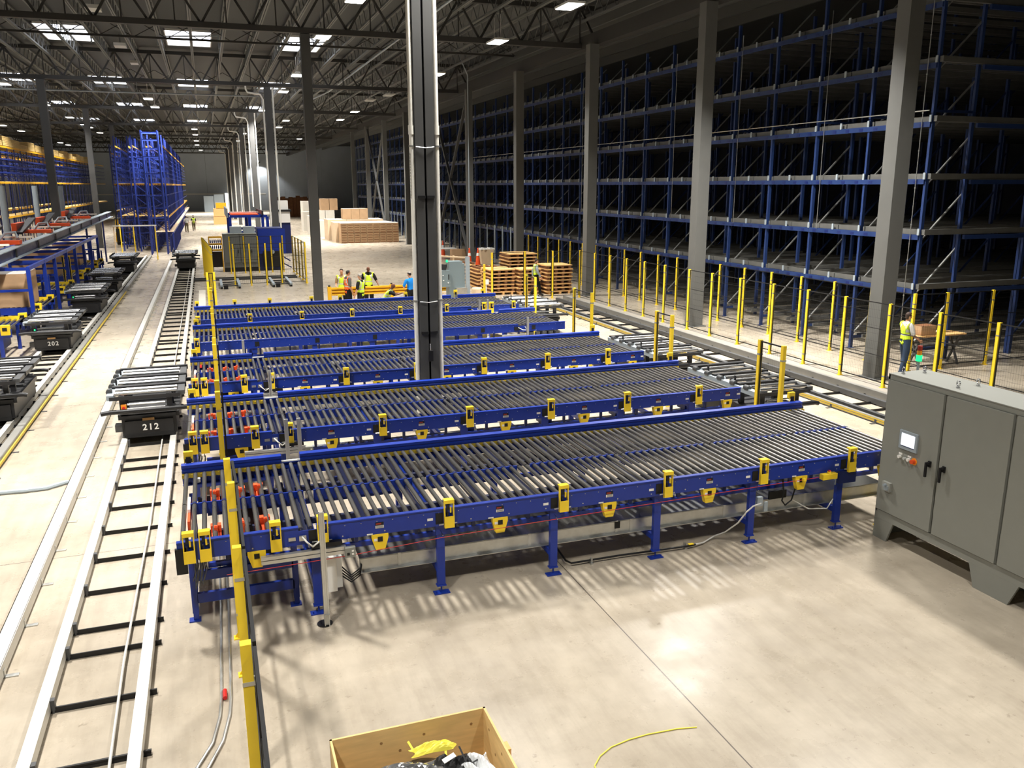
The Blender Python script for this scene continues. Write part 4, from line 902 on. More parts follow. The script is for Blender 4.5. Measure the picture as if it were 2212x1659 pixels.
for x in (-8.4, -5.75): B(x-.05, x+.05, 32.05, 51.8, 2.25, 2.37).build('top_rail', M['blue'], t)
for y in (32.05, 35.05, 37.35, 40.4, 43.0, 46.0, 48.7, 51.8):
    B(-8.4, -5.75, y-.05, y+.05, 2.25, 2.35).build('cross_rail', M['blue'], t); B(-8.4, -5.75, y-.04, y+.04, 1.55, 1.63).build('cross_rail', M['blue'], t)
for k in range(6): B(-7.0+k*.22, -6.92+k*.22, 36.2, 36.28, .1, 1.7).build('guard_bar', M['blue'], t)
for k in range(7): B(-6.9+k*.2, -6.83+k*.2, 52.2, 52.27, .1, 1.5).build('guard_bar', M['blue'], t)
t = T('overhead_beam', 'long blue-grey overhead carriage beam sloping across the left machinery', 'beam', (-6.5, 30, 2.4), kind='thing')
y0, y1 = 28, 68
MB().bar((-6.55, y0, 2.62), (-6.55, y1, 3.0), .1, .34).build('web', M['dblue'], t)
MB().bar((-6.55, y0, 2.8), (-6.55, y1, 3.18), .3, .03).bar((-6.5, y0, 2.45), (-6.5, y1, 2.83), .3, .03).build('flange', M['steelblue'], t)
for k in range(9):
    y = 30+k*4.4; z = 2.62+(y-28)*.0095
    B(-6.47, -6.44, y-.1, y+.1, z-.2, z+.17).build('stiffener', M['black'], t)
for k, y in enumerate((30.9, 54.5, 63)): B(-6.6, -6.5, y-.05, y+.05, 0, 2.42+(y-28)*.0095).build('support_leg', M['dblue'], t)
for i, y in enumerate((31.5, 35.6, 42.6, 48.2, 56.5)):
    z = 2.84+(y-28)*.0095
    t = T('carriage', 'orange-red carriage with pale arms riding the overhead beam, %s from the left edge' % ('first', 'second', 'third', 'fourth', 'fifth')[i], 'carriage', (-6.9, y, z), 'orange carriages on the overhead beam')
    B(-7.9, -6.5, y-.25, y+.25, z, z+.14).build('base', M['orange'], t); B(-7.9, -7.7, y-.9, y+.9, z+.1, z+.45).build('end_frame', M['orange'], t)
    MB().tube([(-7.2, y, z+.14), (-7.0, y+.1, z+.4), (-6.7, y+.3, z+.42), (-6.6, y+.1, z+.2)], .05, 8).build('cable_arm', M['steelblue'], t, smooth=True)
    B(-7.7, -6.2, y+.5, y+.6, z+.2, z+.26).build('rail_arm', M['cartonwhite'], t)
    MB().bar((-7.6, y-1.2, z+.05), (-7.6, y+2.2, z+.55), .3, .1).build('incline', M['dark'], t)
for i, (x, y) in enumerate(((-8.9, 46), (-8.6, 52.5), (-8.2, 58.5))):
    t = T('support_mast', 'pale grey round mast rising behind the overhead beam, %s of three' % ('left', 'middle', 'right')[i], 'mast', (x, y, 0)); MB().tube([(x, y, 0), (x, y, 5.0)], .14, 12).build('tube', M['steelblue'], t, smooth=True); MB().lathe((x, y, 0), [(.25, 0), (.25, .03)], 12).build('base', M['steelblue'], t)
for i, (x, y) in enumerate(((-6.1, 41.8), (-5.85, 41.8))):
    t = T('light_curtain', 'slim black and yellow light curtain post before the cartons, %s of the pair' % ('left', 'right')[i], 'sensor post', (x, y, 0)); B(x-.04, x+.04, y-.04, y+.04, 0, 2.0).build('post', M['yellow'], t); B(x-.03, x+.03, y-.05, y-.04, .1, 1.95).build('lens_strip', M['black'], t)
t = T('machine_block', 'mass of blue and white machine housings behind the left overhead beam', 'machine', (-15.5, 50, 0))
for k in range(5): B(-17.4, -13.6, 36+k*6, 38.2+k*6, 0, 2.4+.12*k).build('housing', M['dblue'], t); B(-17.2, -13.9, 36.2+k*6, 38+k*6, 2.4+.12*k, 2.6+.12*k).build('roof_box', M['white'], t)
t = T('forklift', 'yellow forklift truck standing behind the overhead beam on the left', 'forklift', (-6.9, 82, 0))
MB().prism([(81, .25), (83.2, .25), (83.3, 1.15), (82.5, 1.3), (81, 1.0)], 'x', -7.5, -6.4).build('body', M['forkyellow'], t)
for x, y in ((-7.4, 81.2), (-6.45, 81.2), (-7.4, 82.9), (-6.45, 82.9)): B(x-.04, x+.04, y-.04, y+.04, 1.0, 2.2).build('cab_post', M['forkyellow'], t)
B(-7.5, -6.4, 81.1, 83, 2.2, 2.26).build('cab_roof', M['dark'], t)
for x in (-7.3, -6.6): B(x-.05, x+.05, 80.7, 80.85, .1, 3.0).build('mast_channel', M['black'], t)
B(-7.4, -6.5, 80.62, 80.69, .3, 1.4).build('fork_carriage', M['black'], t)
for x in (-7.35, -6.5):
    for y in (81.3, 82.9): MB().tube([(x-.1, y, .3), (x+.1, y, .3)], .3, 14).build('wheel', M['rubber'], t, smooth=True)
for i, (x, y) in enumerate(((-6.3, 71.8), (-5.0, 67.), (-3.4, 64.))):
    fence('bay_post', 'tall thin yellow post near the forklift, %s of three' % ('left', 'middle', 'right')[i], [(x, y)], panels=False)
MB0 = MB().box(-6.3, -3.4, 66, 66.05, 2.2, 2.28); tag(MB0.build('cross_rail', M['white']), 'pale horizontal rail above the yellow posts by the forklift', 'rail')
for x in (-6.2, -3.5): B(x-.04, x+.04, 65.98, 66.06, 0, 2.2).build('rail_leg', M['cartonlight'], bpy.data.objects['cross_rail.001'] if 'cross_rail.001' in bpy.data.objects and bpy.data.objects['cross_rail.001'].parent is None else [o for o in bpy.data.objects if o.name.startswith('cross_rail') and o.parent is None][0])

# ------------------------------------------------------------------ machine cell in mid hall
t = T('machine_cabinet', 'wide grey control cabinet inside the yellow fence of mid hall', 'cabinet', (.8, 53.6, 0))
B(.8, 2.72, 53.0, 54.1, .25, 2.2).build('body', M['machgrey'], t)
for a, b in ((.83, 1.74), (1.78, 2.69)): d = B(a, b, 52.97, 53.0, .55, 2.15).build('door', M['machgrey'], t); B(b-.12 if a < 1 else a+.6, b-.09 if a < 1 else a+.63, 52.93, 52.97, 1.1, 1.3).build('handle', M['black'], d)
B(.8, 2.72, 53.0, 54.1, 0, .25).build('plinth', M['black'], t); B(.8, 2.72, 52.98, 54.1, 2.2, 2.23).build('top_cover', M['cabtop'], t); MB().lathe((1.15, 52.96, 1.5), [(.03, 0), (.03, .03)], 8).build('pilot_lamp', M['screen'], t)
for i, x in enumerate((1.25, 2.0)): tag(B(x, x+.66, 53.2, 53.9, 2.232, 2.62).build('vent_unit', M['steelblue']), 'pale grey ventilation box on top of the mid-hall cabinet, %s one' % ('left', 'right')[i], 'ventilation box')
t = T('valve_rack', 'yellow framed rack of dark valves left of the mid-hall grey cabinet', 'rack', (.3, 53.2, 0))
for x in (.02, .74): B(x-.03, x+.03, 53, 53.08, 0, 2.05).build('post', M['dyellow'], t)
for z in (2.0, 1.6, 1.25): B(.0, .76, 52.98, 53.06, z, z+.1).build('shelf', M['dyellow'], t)
for z in (1.72, 1.38):
    for k in range(6): MB().lathe((.1+k*.11, 52.95, z), [(.035, 0), (.04, .1), (.02, .2)], 8).build('valve', M['dblue'], t, smooth=True)
B(.05, .72, 53.05, 53.4, .3, 1.2).build('lower_box', M['black'], t)
t = T('blue_machine', 'large dark blue machine housing beside the grey cabinet in mid hall', 'machine', (3.5, 54, 0))
B(2.8, 4.25, 53.3, 55.4, .0, 2.5).build('housing', M['dblue'], t); B(2.82, 4.4, 53.25, 53.3, 1.0, 2.45).build('front_panel', M['blue'], t); B(3.05, 4.0, 53.2, 53.25, .2, 1.15).build('opening', M['black'], t)
MB().tube([(3.6, 53.2, 1.1), (3.6, 53.12, 1.1)], .12, 12).build('hub', M['steelblue'], t, smooth=True); MB().bar((4.2, 53.2, .8), (4.6, 53, .55), .06, .06).bar((4.2, 53.2, .4), (4.65, 53, .15), .06, .06).build('arm', M['dblue'], t)
t = T('lift_conveyor', 'blue raised lift conveyor with grey side plate and red deck in mid hall', 'conveyor', (2.2, 60, 0))
for x in (1.4, 2.6, 3.7):
    for y in (57.5, 62.5): B(x-.09, x+.09, y-.09, y+.09, 0, 3.05).build('leg', M['blue'], t)
for z in (2.0, 3.0): 
    for y in (57.5, 62.5): B(1.4, 3.7, y-.08, y+.08, z, z+.16).build('cross_rail', M['blue'], t)
MB().bar((1.25, 57, 3.3), (1.25, 64, 3.3), .08, .55).build('side_plate', M['steelblue'], t); MB().bar((3.4, 57, 3.3), (3.4, 64, 3.3), .1, .25).build('side_plate', M['dark'], t)
B(1.5, 3.2, 58, 63, 3.1, 3.2).build('red_deck', M['orange'], t); B(1.5, 3.3, 60, 60.3, 3.22, 3.3).build('cross_arm', M['white'], t); B(2.6, 3.1, 58.2, 58.9, 1.3, 2.0).build('yellow_box', M['forkyellow'], t)
t = T('white_machine', 'white machine head with dark band right of the raised lift conveyor', 'machine', (4.6, 66, 0))
B(4.6, 5.9, 66, 67.2, 2.3, 3.1).build('lower_box', M['white'], t); B(4.6, 5.9, 66.1, 67.1, 0, 2.3).build('stand', M['dblue'], t); B(4.5, 6.0, 65.9, 67.3, 3.1, 3.25).build('band', M['black'], t); B(4.7, 5.8, 66.1, 67.1, 3.25, 3.9).build('upper_box', M['white'], t)
for i, x in enumerate((.45, 2.95)):
    t = T('floor_skid', 'low grey floor frame with black block, %s one in front of the machine cell' % ('left', 'right')[i], 'frame', (x, 44.1, 0))
    for xx in (x, x+.85): MB().bar((xx, 44.1, .14), (xx+.0, 47.2, .14), .12, .1).build('side_rail', M['steelblue'], t); B(xx-.05, xx+.05, 44.1, 44.3, 0, .1).build('foot', M['black'], t); B(xx-.05, xx+.05, 46.9, 47.1, 0, .1).build('foot', M['black'], t)
    for y in (44.5, 45.3, 46.2): B(x, x+.85, y-.03, y+.03, .08, .14).build('cross_bar', M['dgrey'], t)
    B(x+.1, x+.3, 43.95, 44.15, .0, .2).build('block', M['black'], t)
t = T('floor_rail', 'long dark rails running across the floor before the machine cell', 'rail', (2, 48.4, 0))
for y in (48.2, 49.0): B(-.9, 4.5, y-.05, y+.05, 0, .1).build('rail', M['dgrey'], t)
for i, (x, y, w, d, h, z) in enumerate(((.9, 120, 1.9, 2.4, 1.0, 0), (.95, 120, 1.8, 2.3, 1.0, 1.03), (1.3, 120.2, 1.3, 1.5, .7, 2.06))):
    carton(x, x+w, y, y+d, z, z+h-.01, ('pale timber crate at the bottom of the far stack left of the pillars', 'pale timber crate, middle of the far stack left of the pillars', 'yellow box on top of the far timber crates')[i], None, ('pine', 'pine', 'dyellow')[i], ('pine', 'pine', 'dyellow')[i], name='timber_crate' if i < 2 else 'yellow_box')
for i, (x, y) in enumerate(((-.2, 178), (1.7, 178), (3.6, 170))): carton(x, x+1.8, y, y+2, 0, 3+.3*i, 'dim grey wrapped load before the far end wall, %s' % ('left', 'middle', 'right')[i], None, 'steelblue', 'steelblue', name='wrapped_load')

# ------------------------------------------------------------------ cartons and stacked boards in the middle background
G = 'pallet loads of the front carton row'
for c in range(9):
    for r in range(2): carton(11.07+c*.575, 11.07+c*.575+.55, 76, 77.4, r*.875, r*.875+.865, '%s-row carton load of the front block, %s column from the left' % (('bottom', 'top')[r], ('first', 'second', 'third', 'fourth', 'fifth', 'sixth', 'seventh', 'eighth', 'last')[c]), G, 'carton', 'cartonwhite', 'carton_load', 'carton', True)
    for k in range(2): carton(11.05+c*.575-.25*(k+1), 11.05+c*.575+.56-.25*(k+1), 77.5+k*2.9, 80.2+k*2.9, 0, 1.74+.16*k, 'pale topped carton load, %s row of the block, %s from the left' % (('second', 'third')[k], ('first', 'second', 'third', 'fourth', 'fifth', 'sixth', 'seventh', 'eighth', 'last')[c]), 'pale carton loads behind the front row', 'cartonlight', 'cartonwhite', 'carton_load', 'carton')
for i, (x, y, w, z, h) in enumerate(((12.0, 80.6, .76, 1.92, .95), (12.78, 80.6, .76, 1.92, .95), (13.56, 80.6, .76, 1.92, .95))):
    carton(x, x+w, y, y+1.2, z, z+h, 'tan carton standing on top of the carton block, %s of three' % ('left', 'middle', 'right')[i], 'tan cartons on top of the block', 'carton', 'cartonlight')
for i, (x, y, h) in enumerate(((10.1, 86.5, 1.6), (10.0, 90, 1.9), (11.0, 93, 2.4), (12.0, 93, 2.4), (10.2, 98, 2.1), (10.6, 101.8, 3.2))):
    carton(x, x+.95, y, y+2.6, 0, h, 'white wrapped load behind the carton block, %s from the front' % ('first', 'second', 'third', 'fourth', 'fifth', 'sixth')[i], 'white wrapped loads behind the carton block', 'cartonwhite', 'cartonwhite', 'wrapped_load', 'wrapped load')
for i, x in enumerate((11.6, 12.5)): carton(x, x+.85, 93.2, 94.6, 2.41, 3.6, 'brown carton on the far wrapped loads, %s one behind the slim pillar' % ('left', 'right')[i], None, 'carton', 'cartonlight')
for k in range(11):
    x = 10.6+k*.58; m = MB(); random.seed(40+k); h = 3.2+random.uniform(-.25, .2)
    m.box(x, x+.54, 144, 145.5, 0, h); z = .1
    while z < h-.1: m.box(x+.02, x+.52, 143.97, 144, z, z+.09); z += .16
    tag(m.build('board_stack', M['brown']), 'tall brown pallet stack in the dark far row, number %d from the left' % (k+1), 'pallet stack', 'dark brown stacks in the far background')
def slat_stack(x0, x1, y0, y1, h, label, seed, mt='pine', skew=0.):
    random.seed(seed); t = T('board_stack', label, 'board stack', ((x0+x1)/2, y0, 0), 'stacked wooden boards behind the right fence'); z = .1
    for x in (x0+.1, (x0+x1)/2, x1-.2): B(x, x+.1, y0, y1, 0, .1).build('bearer', M['pine'], t)
    n = int((h-.1)/.085)
    for k in range(n):
        dx = random.uniform(-.03, .03)+skew*k/n
        if k % 2 == 0: MB().box(x0+dx, x1+dx, y0+random.uniform(-.02, .02), y1, z, z+.055).build('board_layer', M[mt], t)
        else:
            m = MB()
            for q in range(4): xx = x0+.05+q*(x1-x0-.2)/3; m.box(xx+dx, xx+.12+dx, y0+.02, y1-.02, z-.015, z+.07)
            m.build('spacer_layer', M['brown'], t)
        z += .085
    return t
slat_stack(14.75, 16.05, 36.6, 37.9, 1.42, 'right stack of wooden boards, beside the walking man', 1)
slat_stack(13.42, 14.5, 36.9, 38.1, 1.25, 'leaning untidy reddish stack of boards right behind the walking man', 2, skew=.1)
slat_stack(12.15, 13.4, 37.2, 38.6, 1.22, 'middle stack of wooden boards left of the walking man', 3)
slat_stack(12.2, 13.4, 39.3, 40.6, 1.2, 'board stack at the left end, partly behind the fence post', 4)
slat_stack(13.9, 15.4, 39.6, 41.0, 1.75, 'taller board stack rising behind the front ones', 5)
slat_stack(11.9, 12.9, 41.9, 43, 1.15, 'small board stack farthest left behind the others', 6)

# ------------------------------------------------------------------ operator place behind the far conveyor
t = T('guard_rail', 'yellow ribbed guard rail the workers stand at', 'guard rail', (4.3, 33.8, 0))
for x in (4.36, 6.85, 9.4): q = B(x-.07, x+.07, 33.74, 33.88, 0, 1.1).build('post', M['dyellow'], t); MB().lathe((x, 33.81, 1.1), [(.05, 0), (.04, .05)], 10).build('post_cap', M['black'], q)
m = MB()
for a, b in ((4.44, 6.78), (6.92, 9.33)):
    m.box(a, b, 33.77, 33.79, .74, 1.06)
    for z in (.75, .87, .99): m.box(a, b, 33.7, 33.77, z, z+.06)
m.build('rail_board', M['dyellow'], t)
t = T('control_console', 'grey upright control console with green lamp beside the right end of the guard rail', 'console', (9.0, 33, 0))
B(9.05, 9.62, 33.0, 33.5, .35, 2.0).build('cabinet', M['consolegrey'], t); B(9.62, 9.72, 33.02, 33.45, .9, 1.9).build('side_box', M['consolegrey'], t)
B(9.1, 9.6, 33.1, 33.5, 0, .35).build('stand', M['galv'], t)
q = B(8.68, 9.05, 32.86, 33.1, 1.0, 1.66).build('panel_box', M['consolegrey'], t); MB().bar((8.78, 32.95, 1.68), (8.84, 33.0, 1.9), .3, .02).build('monitor', M['black'], q); B(8.98, 9.01, 32.84, 32.86, 1.3, 1.5).build('handle', M['black'], q)
for x, z in ((8.74, 1.45), (8.76, 1.25), (8.95, 1.15)): B(x, x+.04, 32.84, 32.86, z, z+.04).build('button', M['white'], q)
MB().tube([(8.98, 33.05, 1.66), (8.98, 33.05, 1.98)], .012, 6).build('lamp_stem', M['chrome'], t); MB().lathe((8.98, 33.05, 1.98), [(.04, 0), (.045, .05), (.03, .09)], 10).build('beacon', M['green'], t, smooth=True)
B(9.3, 9.75, 32.8, 33.0, .7, .95).build('drive_box', M['galv'], t)
t = T('pipe_barrier', 'pale beige pipe guard frame right of the grey console', 'frame', (9.2, 34.2, 0))
for a, b in (((9.0, 35.6), (9.0, 35.6)), ((9.3, 35.2), (9.3, 35.2)), ((9.7, 34.6), (9.7, 34.6)), ((10.1, 34.0), (10.1, 34.0))): B(a[0]-.03, a[0]+.03, a[1]-.03, a[1]+.03, 0, 2.1).build('upright', M['cartonlight'], t)
for z in (.5, 1.3, 2.05): MB().bar((9.0, 35.6, z), (10.1, 34.0, z), .06, .06).build('rail', M['cartonlight'], t)
B(10.04, 10.2, 33.9, 34.05, 0, 2.1).build('corner_post', M['steelblue'], t)
for i, x in enumerate((9.75,)): tag(MB().lathe((9.72, 31.4, 0), [(.2, 0), (.21, .02), (.21, 1.05), (.19, 1.1)], 18).build('beige_drum', M['cartonlight']), 'beige round drum standing behind the right end of the farthest conveyor', 'drum')
tag(MB().box(10.6, 10.8, 33.2, 33.24, 1.0, 1.2).box(10.68, 10.71, 33.22, 33.25, 0, 1.0).build('notice_sign', M['white']), 'small white notice on a thin stand by the fence', 'sign')
tag(B(9.62, 9.9, 22.9, 23.2, 0, .55).build('white_box', M['white']), 'small white box on the floor past the right end of the fourth conveyor', 'box')
t = T('folding_table', 'white folding table standing behind the console', 'table', (15.45, 57.2, 0)); B(14.9, 16.1, 56.6, 57.6, .72, .76).build('tabletop', M['white'], t)
for x in (15.05, 15.95):
    MB().bar((x, 56.7, 0), (x, 57.5, .72), .03, .03).bar((x, 57.5, 0), (x, 56.7, .72), .03, .03).build('leg', M['dgrey'], t)
for i, (x, y, w) in enumerate(((15.5, 55.6, .7), (16.3, 56.8, .9))): carton(x, x+w, y, y+.6, 0, .75-.1*i, 'crumpled brown carton beside the folding table, %s one' % ('front', 'rear')[i], None, 'carton', 'carton')
t = T('waste_bin', 'beige square bin with crumpled white liner beside the orange cones', 'bin', (16.9, 52.5, 0)); m = MB().prism([(16.55, .02), (17.25, .02), (17.35, .95), (16.45, .95)], 'y', 52.2, 52.9); m.build('body', M['cartonlight'], t)
random.seed(3); m = MB()
for k in range(12): x = 16.45+k*.08; m.box(x, x+.09, 52.15+random.uniform(0, .1), 52.9, .93, .98+random.uniform(0, .08))
m.build('liner', M['white'], t)
for i, (x, y) in enumerate(((16.1, 51.7), (15.6, 51.9), (15.9, 59.5))):
    t = T('traffic_cone', 'tall orange traffic cone with white band, %s' % ('beside the beige bin', 'between the bin and the table', 'farthest, at the foot of the crossed braces')[i], 'cone', (x, y, 0)); MB().lathe((x, y, .04), [(.17, 0), (.05, .95), (.03, 1.0)], 16).build('body', M['orange'], t, smooth=True)
    B(x-.22, x+.22, y-.22, y+.22, 0, .04).build('base', M['black'], t); MB().lathe((x, y, .62), [(.104, 0), (.078, .18)], 16).build('band', M['white'], t, smooth=True); MB().lathe((x, y, 1.04), [(.05, 0), (.05, .04), (.03, .07)], 10).build('knob', M['orange'], t)
t = T('work_table', 'low wooden work board on trestles behind the right fence', 'table', (19.2, 18.15, 0))
B(18.3, 20.0, 17.85, 18.4, .86, .9).build('board', M['pine'], t)
for x in (18.45, 19.85): MB().bar((x, 17.9, 0), (x, 18.3, .86), .05, .05).bar((x, 18.3, 0), (x, 17.9, .86), .05, .05).build('trestle', M['dgrey'], t)
carton(18.45, 18.98, 17.95, 18.3, .901, 1.16, 'open brown carton lying on the wooden work board', None, 'carton', 'brown')
tag(MB().box(19.05, 19.35, 18.0, 18.3, .9, .96).build('carton_flat', M['cartonlight']), 'small flat carton piece on the wooden work board', 'carton piece')
# ------------------------------------------------------------------ people
def person(name_label, loc, rz, J=None, col=None, h=1.75, hair='hairdark', hairlen=0., hold=None, cap=None, vest=None, shirt='shirtblack', legs='trouser', skin='skin', bald=False, girth=1., long_sleeve=False, strap=None):
    """one continuous skinned body facing local +y; clothing and hair are shells grown from its own surface"""
    k = h/1.75; G = girth
    j = dict(pel=(0,0,.96), sp1=(0,0,1.08), sp2=(0,-.01,1.22), che=(0,-.005,1.36), nk=(0,-.01,1.475), nk2=(0,.01,1.53), h1=(0,.025,1.59), h2=(0,.03,1.655), h3=(0,.012,1.715), ch=(0,.085,1.575),
             shL=(-.185,-.01,1.42), elL=(-.235,-.02,1.13), wrL=(-.245,.06,.88), shR=(.185,-.01,1.42), elR=(.235,-.02,1.13), wrR=(.245,.06,.88),
             hpL=(-.09,0,.92), knL=(-.1,.02,.5), anL=(-.1,-.02,.09), toL=(-.11,.13,.03), heL=(-.1,-.07,.04), hpR=(.09,0,.92), knR=(.1,.02,.5), anR=(.1,-.02,.09), toR=(.11,.13,.03), heR=(.1,-.07,.04))
    j.update(J or {}); R = dict(pel=(.145,.11), sp1=(.135,.105), sp2=(.14,.108), che=(.155,.112), nk=(.06,.06), nk2=(.054,.056), h1=(.068,.08), h2=(.076,.092), h3=(.05,.062), ch=(.036,.03),
             sh=(.062,.062), el=(.042,.042), wr=(.028,.024), hp=(.088,.092), kn=(.058,.06), an=(.037,.042), to=(.034,.024), he=(.034,.034))
    E = [('pel','sp1'),('sp1','sp2'),('sp2','che'),('che','nk'),('nk','nk2'),('nk2','h1'),('h1','h2'),('h2','h3'),('h1','ch')]
    for s in 'LR': E += [('che','sh'+s),('sh'+s,'el'+s),('el'+s,'wr'+s),('pel','hp'+s),('hp'+s,'kn'+s),('kn'+s,'an'+s),('an'+s,'to'+s),('an'+s,'he'+s)]
    names = list(j); V = [Vector(j[n])*k for n in names]; rad = []
    for n in names:
        r = R.get(n) or R[n[:2]]; g = G if n in ('pel','sp1','sp2','che') else 1+(G-1)*.5
        rad.append((r[0]*k*g, r[1]*k*(g if n != 'che' else 1+(G-1)*.7)))
    ed = [(names.index(a), names.index(b)) for a, b in E]; region = {}
    hands = {}
    for s, sg in (('L', -1), ('R', 1)):
        w = Vector(j['wr'+s]); d = (w-Vector(j['el'+s])).normalized()
        side = Vector((sg*.2, 1, 0)); side = (side-d*side.dot(d)).normalized(); nrm = d.cross(side).normalized()
        pa = w+d*.06; b = len(V); V.append(pa*k); rad.append((.03*k, .018*k)); ed.append((names.index('wr'+s), b)); hands[s] = (w, d)
        for q in range(4):
            o = side*(.028-.019*q); L = (.075, .083, .078, .06)[q]; a = pa+d*.035+o; c = a+d*L*.5+nrm*(.006*-sg); e = c+d*L*.4+nrm*(.022*-sg)
            n0 = len(V); V += [a*k, c*k, e*k]; rad += [(.0095*k, .0095*k), (.009*k, .009*k), (.0075*k, .0075*k)]; ed += [(b, n0), (n0, n0+1), (n0+1, n0+2)]
        a = w+d*.045+side*.036; c = a+d*.035+side*.02; n0 = len(V); V += [a*k, c*k]; rad += [(.011*k, .011*k), (.009*k, .009*k)]; ed += [(b, n0), (n0, n0+1)]
    me = bpy.data.meshes.new('body'); me.from_pydata([tuple(v) for v in V], ed, []); ob = bpy.data.objects.new('body_tmp', me); C.objects.link(ob)
    sk = ob.modifiers.new('skin', 'SKIN'); sk.branch_smoothing = .6; sk.use_smooth_shade = True
    for i, s in enumerate(me.skin_vertices[0].data): s.radius = rad[i]; s.use_root = (i == 0)
    su = ob.modifiers.new('sub', 'SUBSURF'); su.levels = 2; su.render_levels = 2
    dg = bpy.context.evaluated_depsgraph_get(); bme = bpy.data.meshes.new_from_object(ob.evaluated_get(dg)); bpy.data.objects.remove(ob)
    t = T('person', name_label, 'person', loc, None, rz, True)
    P3 = {n: Vector(j[n])*k for n in j}
    segs = [('head', 'nk2', 'h2'), ('head', 'h2', 'h3'), ('head', 'h1', 'ch'), ('neck', 'nk', 'nk2'), ('torso', 'pel', 'sp1'), ('torso', 'sp1', 'sp2'), ('torso', 'sp2', 'che'), ('torso', 'che', 'nk')]
    for s in 'LR': segs += [('yoke', 'che', 'sh'+s), ('uarm', 'sh'+s, 'el'+s), ('farm', 'el'+s, 'wr'+s), ('thigh', 'pel', 'hp'+s), ('thigh', 'hp'+s, 'kn'+s), ('shin', 'kn'+s, 'an'+s), ('foot', 'an'+s, 'to'+s), ('foot', 'an'+s, 'he'+s)]
    def reg(p):
        best = None
        for n, a, b in segs:
            A, Bv = P3[a], P3[b]; d = Bv-A; u = max(0, min(1, (p-A).dot(d)/max(d.length_squared, 1e-9))); ra = (R.get(a) or R[a[:2]])[0]; rb = (R.get(b) or R[b[:2]])[0]
            D = (p-A-d*u).length-(ra+(rb-ra)*u)*k
            if best is None or D < best[0]: best = (D, n, u)
        for s in 'LR':
            w, dd = hands[s]
            q = p/k-w; al = q.dot(dd)
            if 0 < al < .24 and (q-dd*al).length < .075: return ('hand', 1)
        return best[1:]
    rs = [reg(v.co) for v in bme.vertices]
    # nose, brow and ears modelled into the body surface
    hf = P3['h1'].lerp(P3['h2'], .35); fwd = (P3['ch']-P3['h1']); upv = (P3['h3']-P3['h1']).normalized(); fwd = (fwd-upv*fwd.dot(upv)).normalized(); sd = fwd.cross(upv).normalized()
    for i, v in enumerate(bme.vertices):
        if rs[i][0] == 'head':
            q = v.co-hf; f, u, s = q.dot(fwd), q.dot(upv), q.dot(sd)
            if f > .03*k:
                v.co += fwd*(.02*k*math.exp(-((s/(.014*k))**2+((u+.012*k)/(.022*k))**2))); v.co -= fwd*(.008*k*math.exp(-(((abs(s)-.03*k)/(.014*k))**2+((u-.022*k)/(.014*k))**2)))
            v.co += sd*(math.copysign(.016*k, s)*math.exp(-((f/(.016*k))**2+(u/(.026*k))**2)) if abs(s) > .04*k else 0)
    bme.materials.clear(); bme.materials.append(M[skin]); bme.polygons.foreach_set('use_smooth', [True]*len(bme.polygons)); body = put('body', bme, t)
    bme.calc_loop_triangles() if hasattr(bme, 'calc_loop_triangles') else None
    nrm = [Vector(v.normal) for v in bme.vertices]
    def shell(name, keep, thick, mt, band=None):
        idx = {}; vs = []; fs = []; ms = []
        for p in bme.polygons:
            if all(keep(rs[i], bme.vertices[i].co) for i in p.vertices):
                f = []
                for i in p.vertices:
                    if i not in idx: idx[i] = len(vs); vs.append(tuple(bme.vertices[i].co+nrm[i]*thick*k))
                    f.append(idx[i])
                fs.append(f); ms.append(1 if band and band(bme.polygons[p.index].center/k) else 0)
        if not fs: return
        m = bpy.data.meshes.new(name); m.from_pydata(vs, [], fs); m.materials.append(M[mt]); m.materials.append(M['silver']); m.polygons.foreach_set('material_index', ms); m.polygons.foreach_set('use_smooth', [True]*len(fs)); m.update()
        o = put(name, m, body); so = o.modifiers.new('thickness', 'SOLIDIFY'); so.thickness = .006; so.offset = 1; return o
    slv = .98 if long_sleeve else .9
    shell('shirt', lambda r, c: r[0] in ('torso', 'yoke') or (r[0] == 'uarm' and r[1] < 1.1) or (long_sleeve and r[0] == 'farm' and r[1] < .95), .008, shirt)
    zp = P3['pel'].z
    shell('trousers', lambda r, c: r[0] in ('thigh', 'shin') or (r[0] == 'torso' and c.z < zp+.09 and (c-P3['pel']).length < .2), .016, legs)
    shell('shoes', lambda r, c: r[0] == 'foot', .008, 'shoe')
    if vest: shell('vest', lambda r, c: (r[0] in ('torso', 'yoke') and (c-P3['pel']).length > .07*k and not ((c-P3['nk']).length < .1*k)) , .022, vest, lambda c: any(abs((Vector(c)-Vector(j['pel'])).length-q) < .024 for q in (.2,)) or (abs(abs(c.x)-.105) < .024 and c.z > 1.2))
    def hairkeep(r, c):
        if r[0] != 'head': return False
        q = c-hf; return q.dot(upv) > (.065*k if q.dot(fwd) > .03*k else (.02 if q.dot(fwd) > -.02*k else -.03-hairlen)*k)
    if not bald: shell('hair', hairkeep, .01+hairlen*.2, hair)
    if cap: shell('cap', lambda r, c: r[0] == 'head' and (c-hf).dot(upv) > .05*k, .016, cap)
    for s in (-1, 1):
        p = hf+fwd*(.071*k)+upv*.02*k+sd*(.03*k*s); m = MB().mat(0).cbox(p.x, p.y, p.z, .018*k, .012*k, .008*k); m.build('eye', M['glassdark'], body)
    p = hf+fwd*(.086*k)-upv*.055*k; MB().bar(p-sd*.022*k, p+sd*.022*k, .01*k, .007*k).build('mouth', M['labelred'], body)
    if hold: hold(t, P3, hands)
    return t
leanarm = dict(elL=(-.24,-.03,1.14), wrL=(-.2,.16,.98))
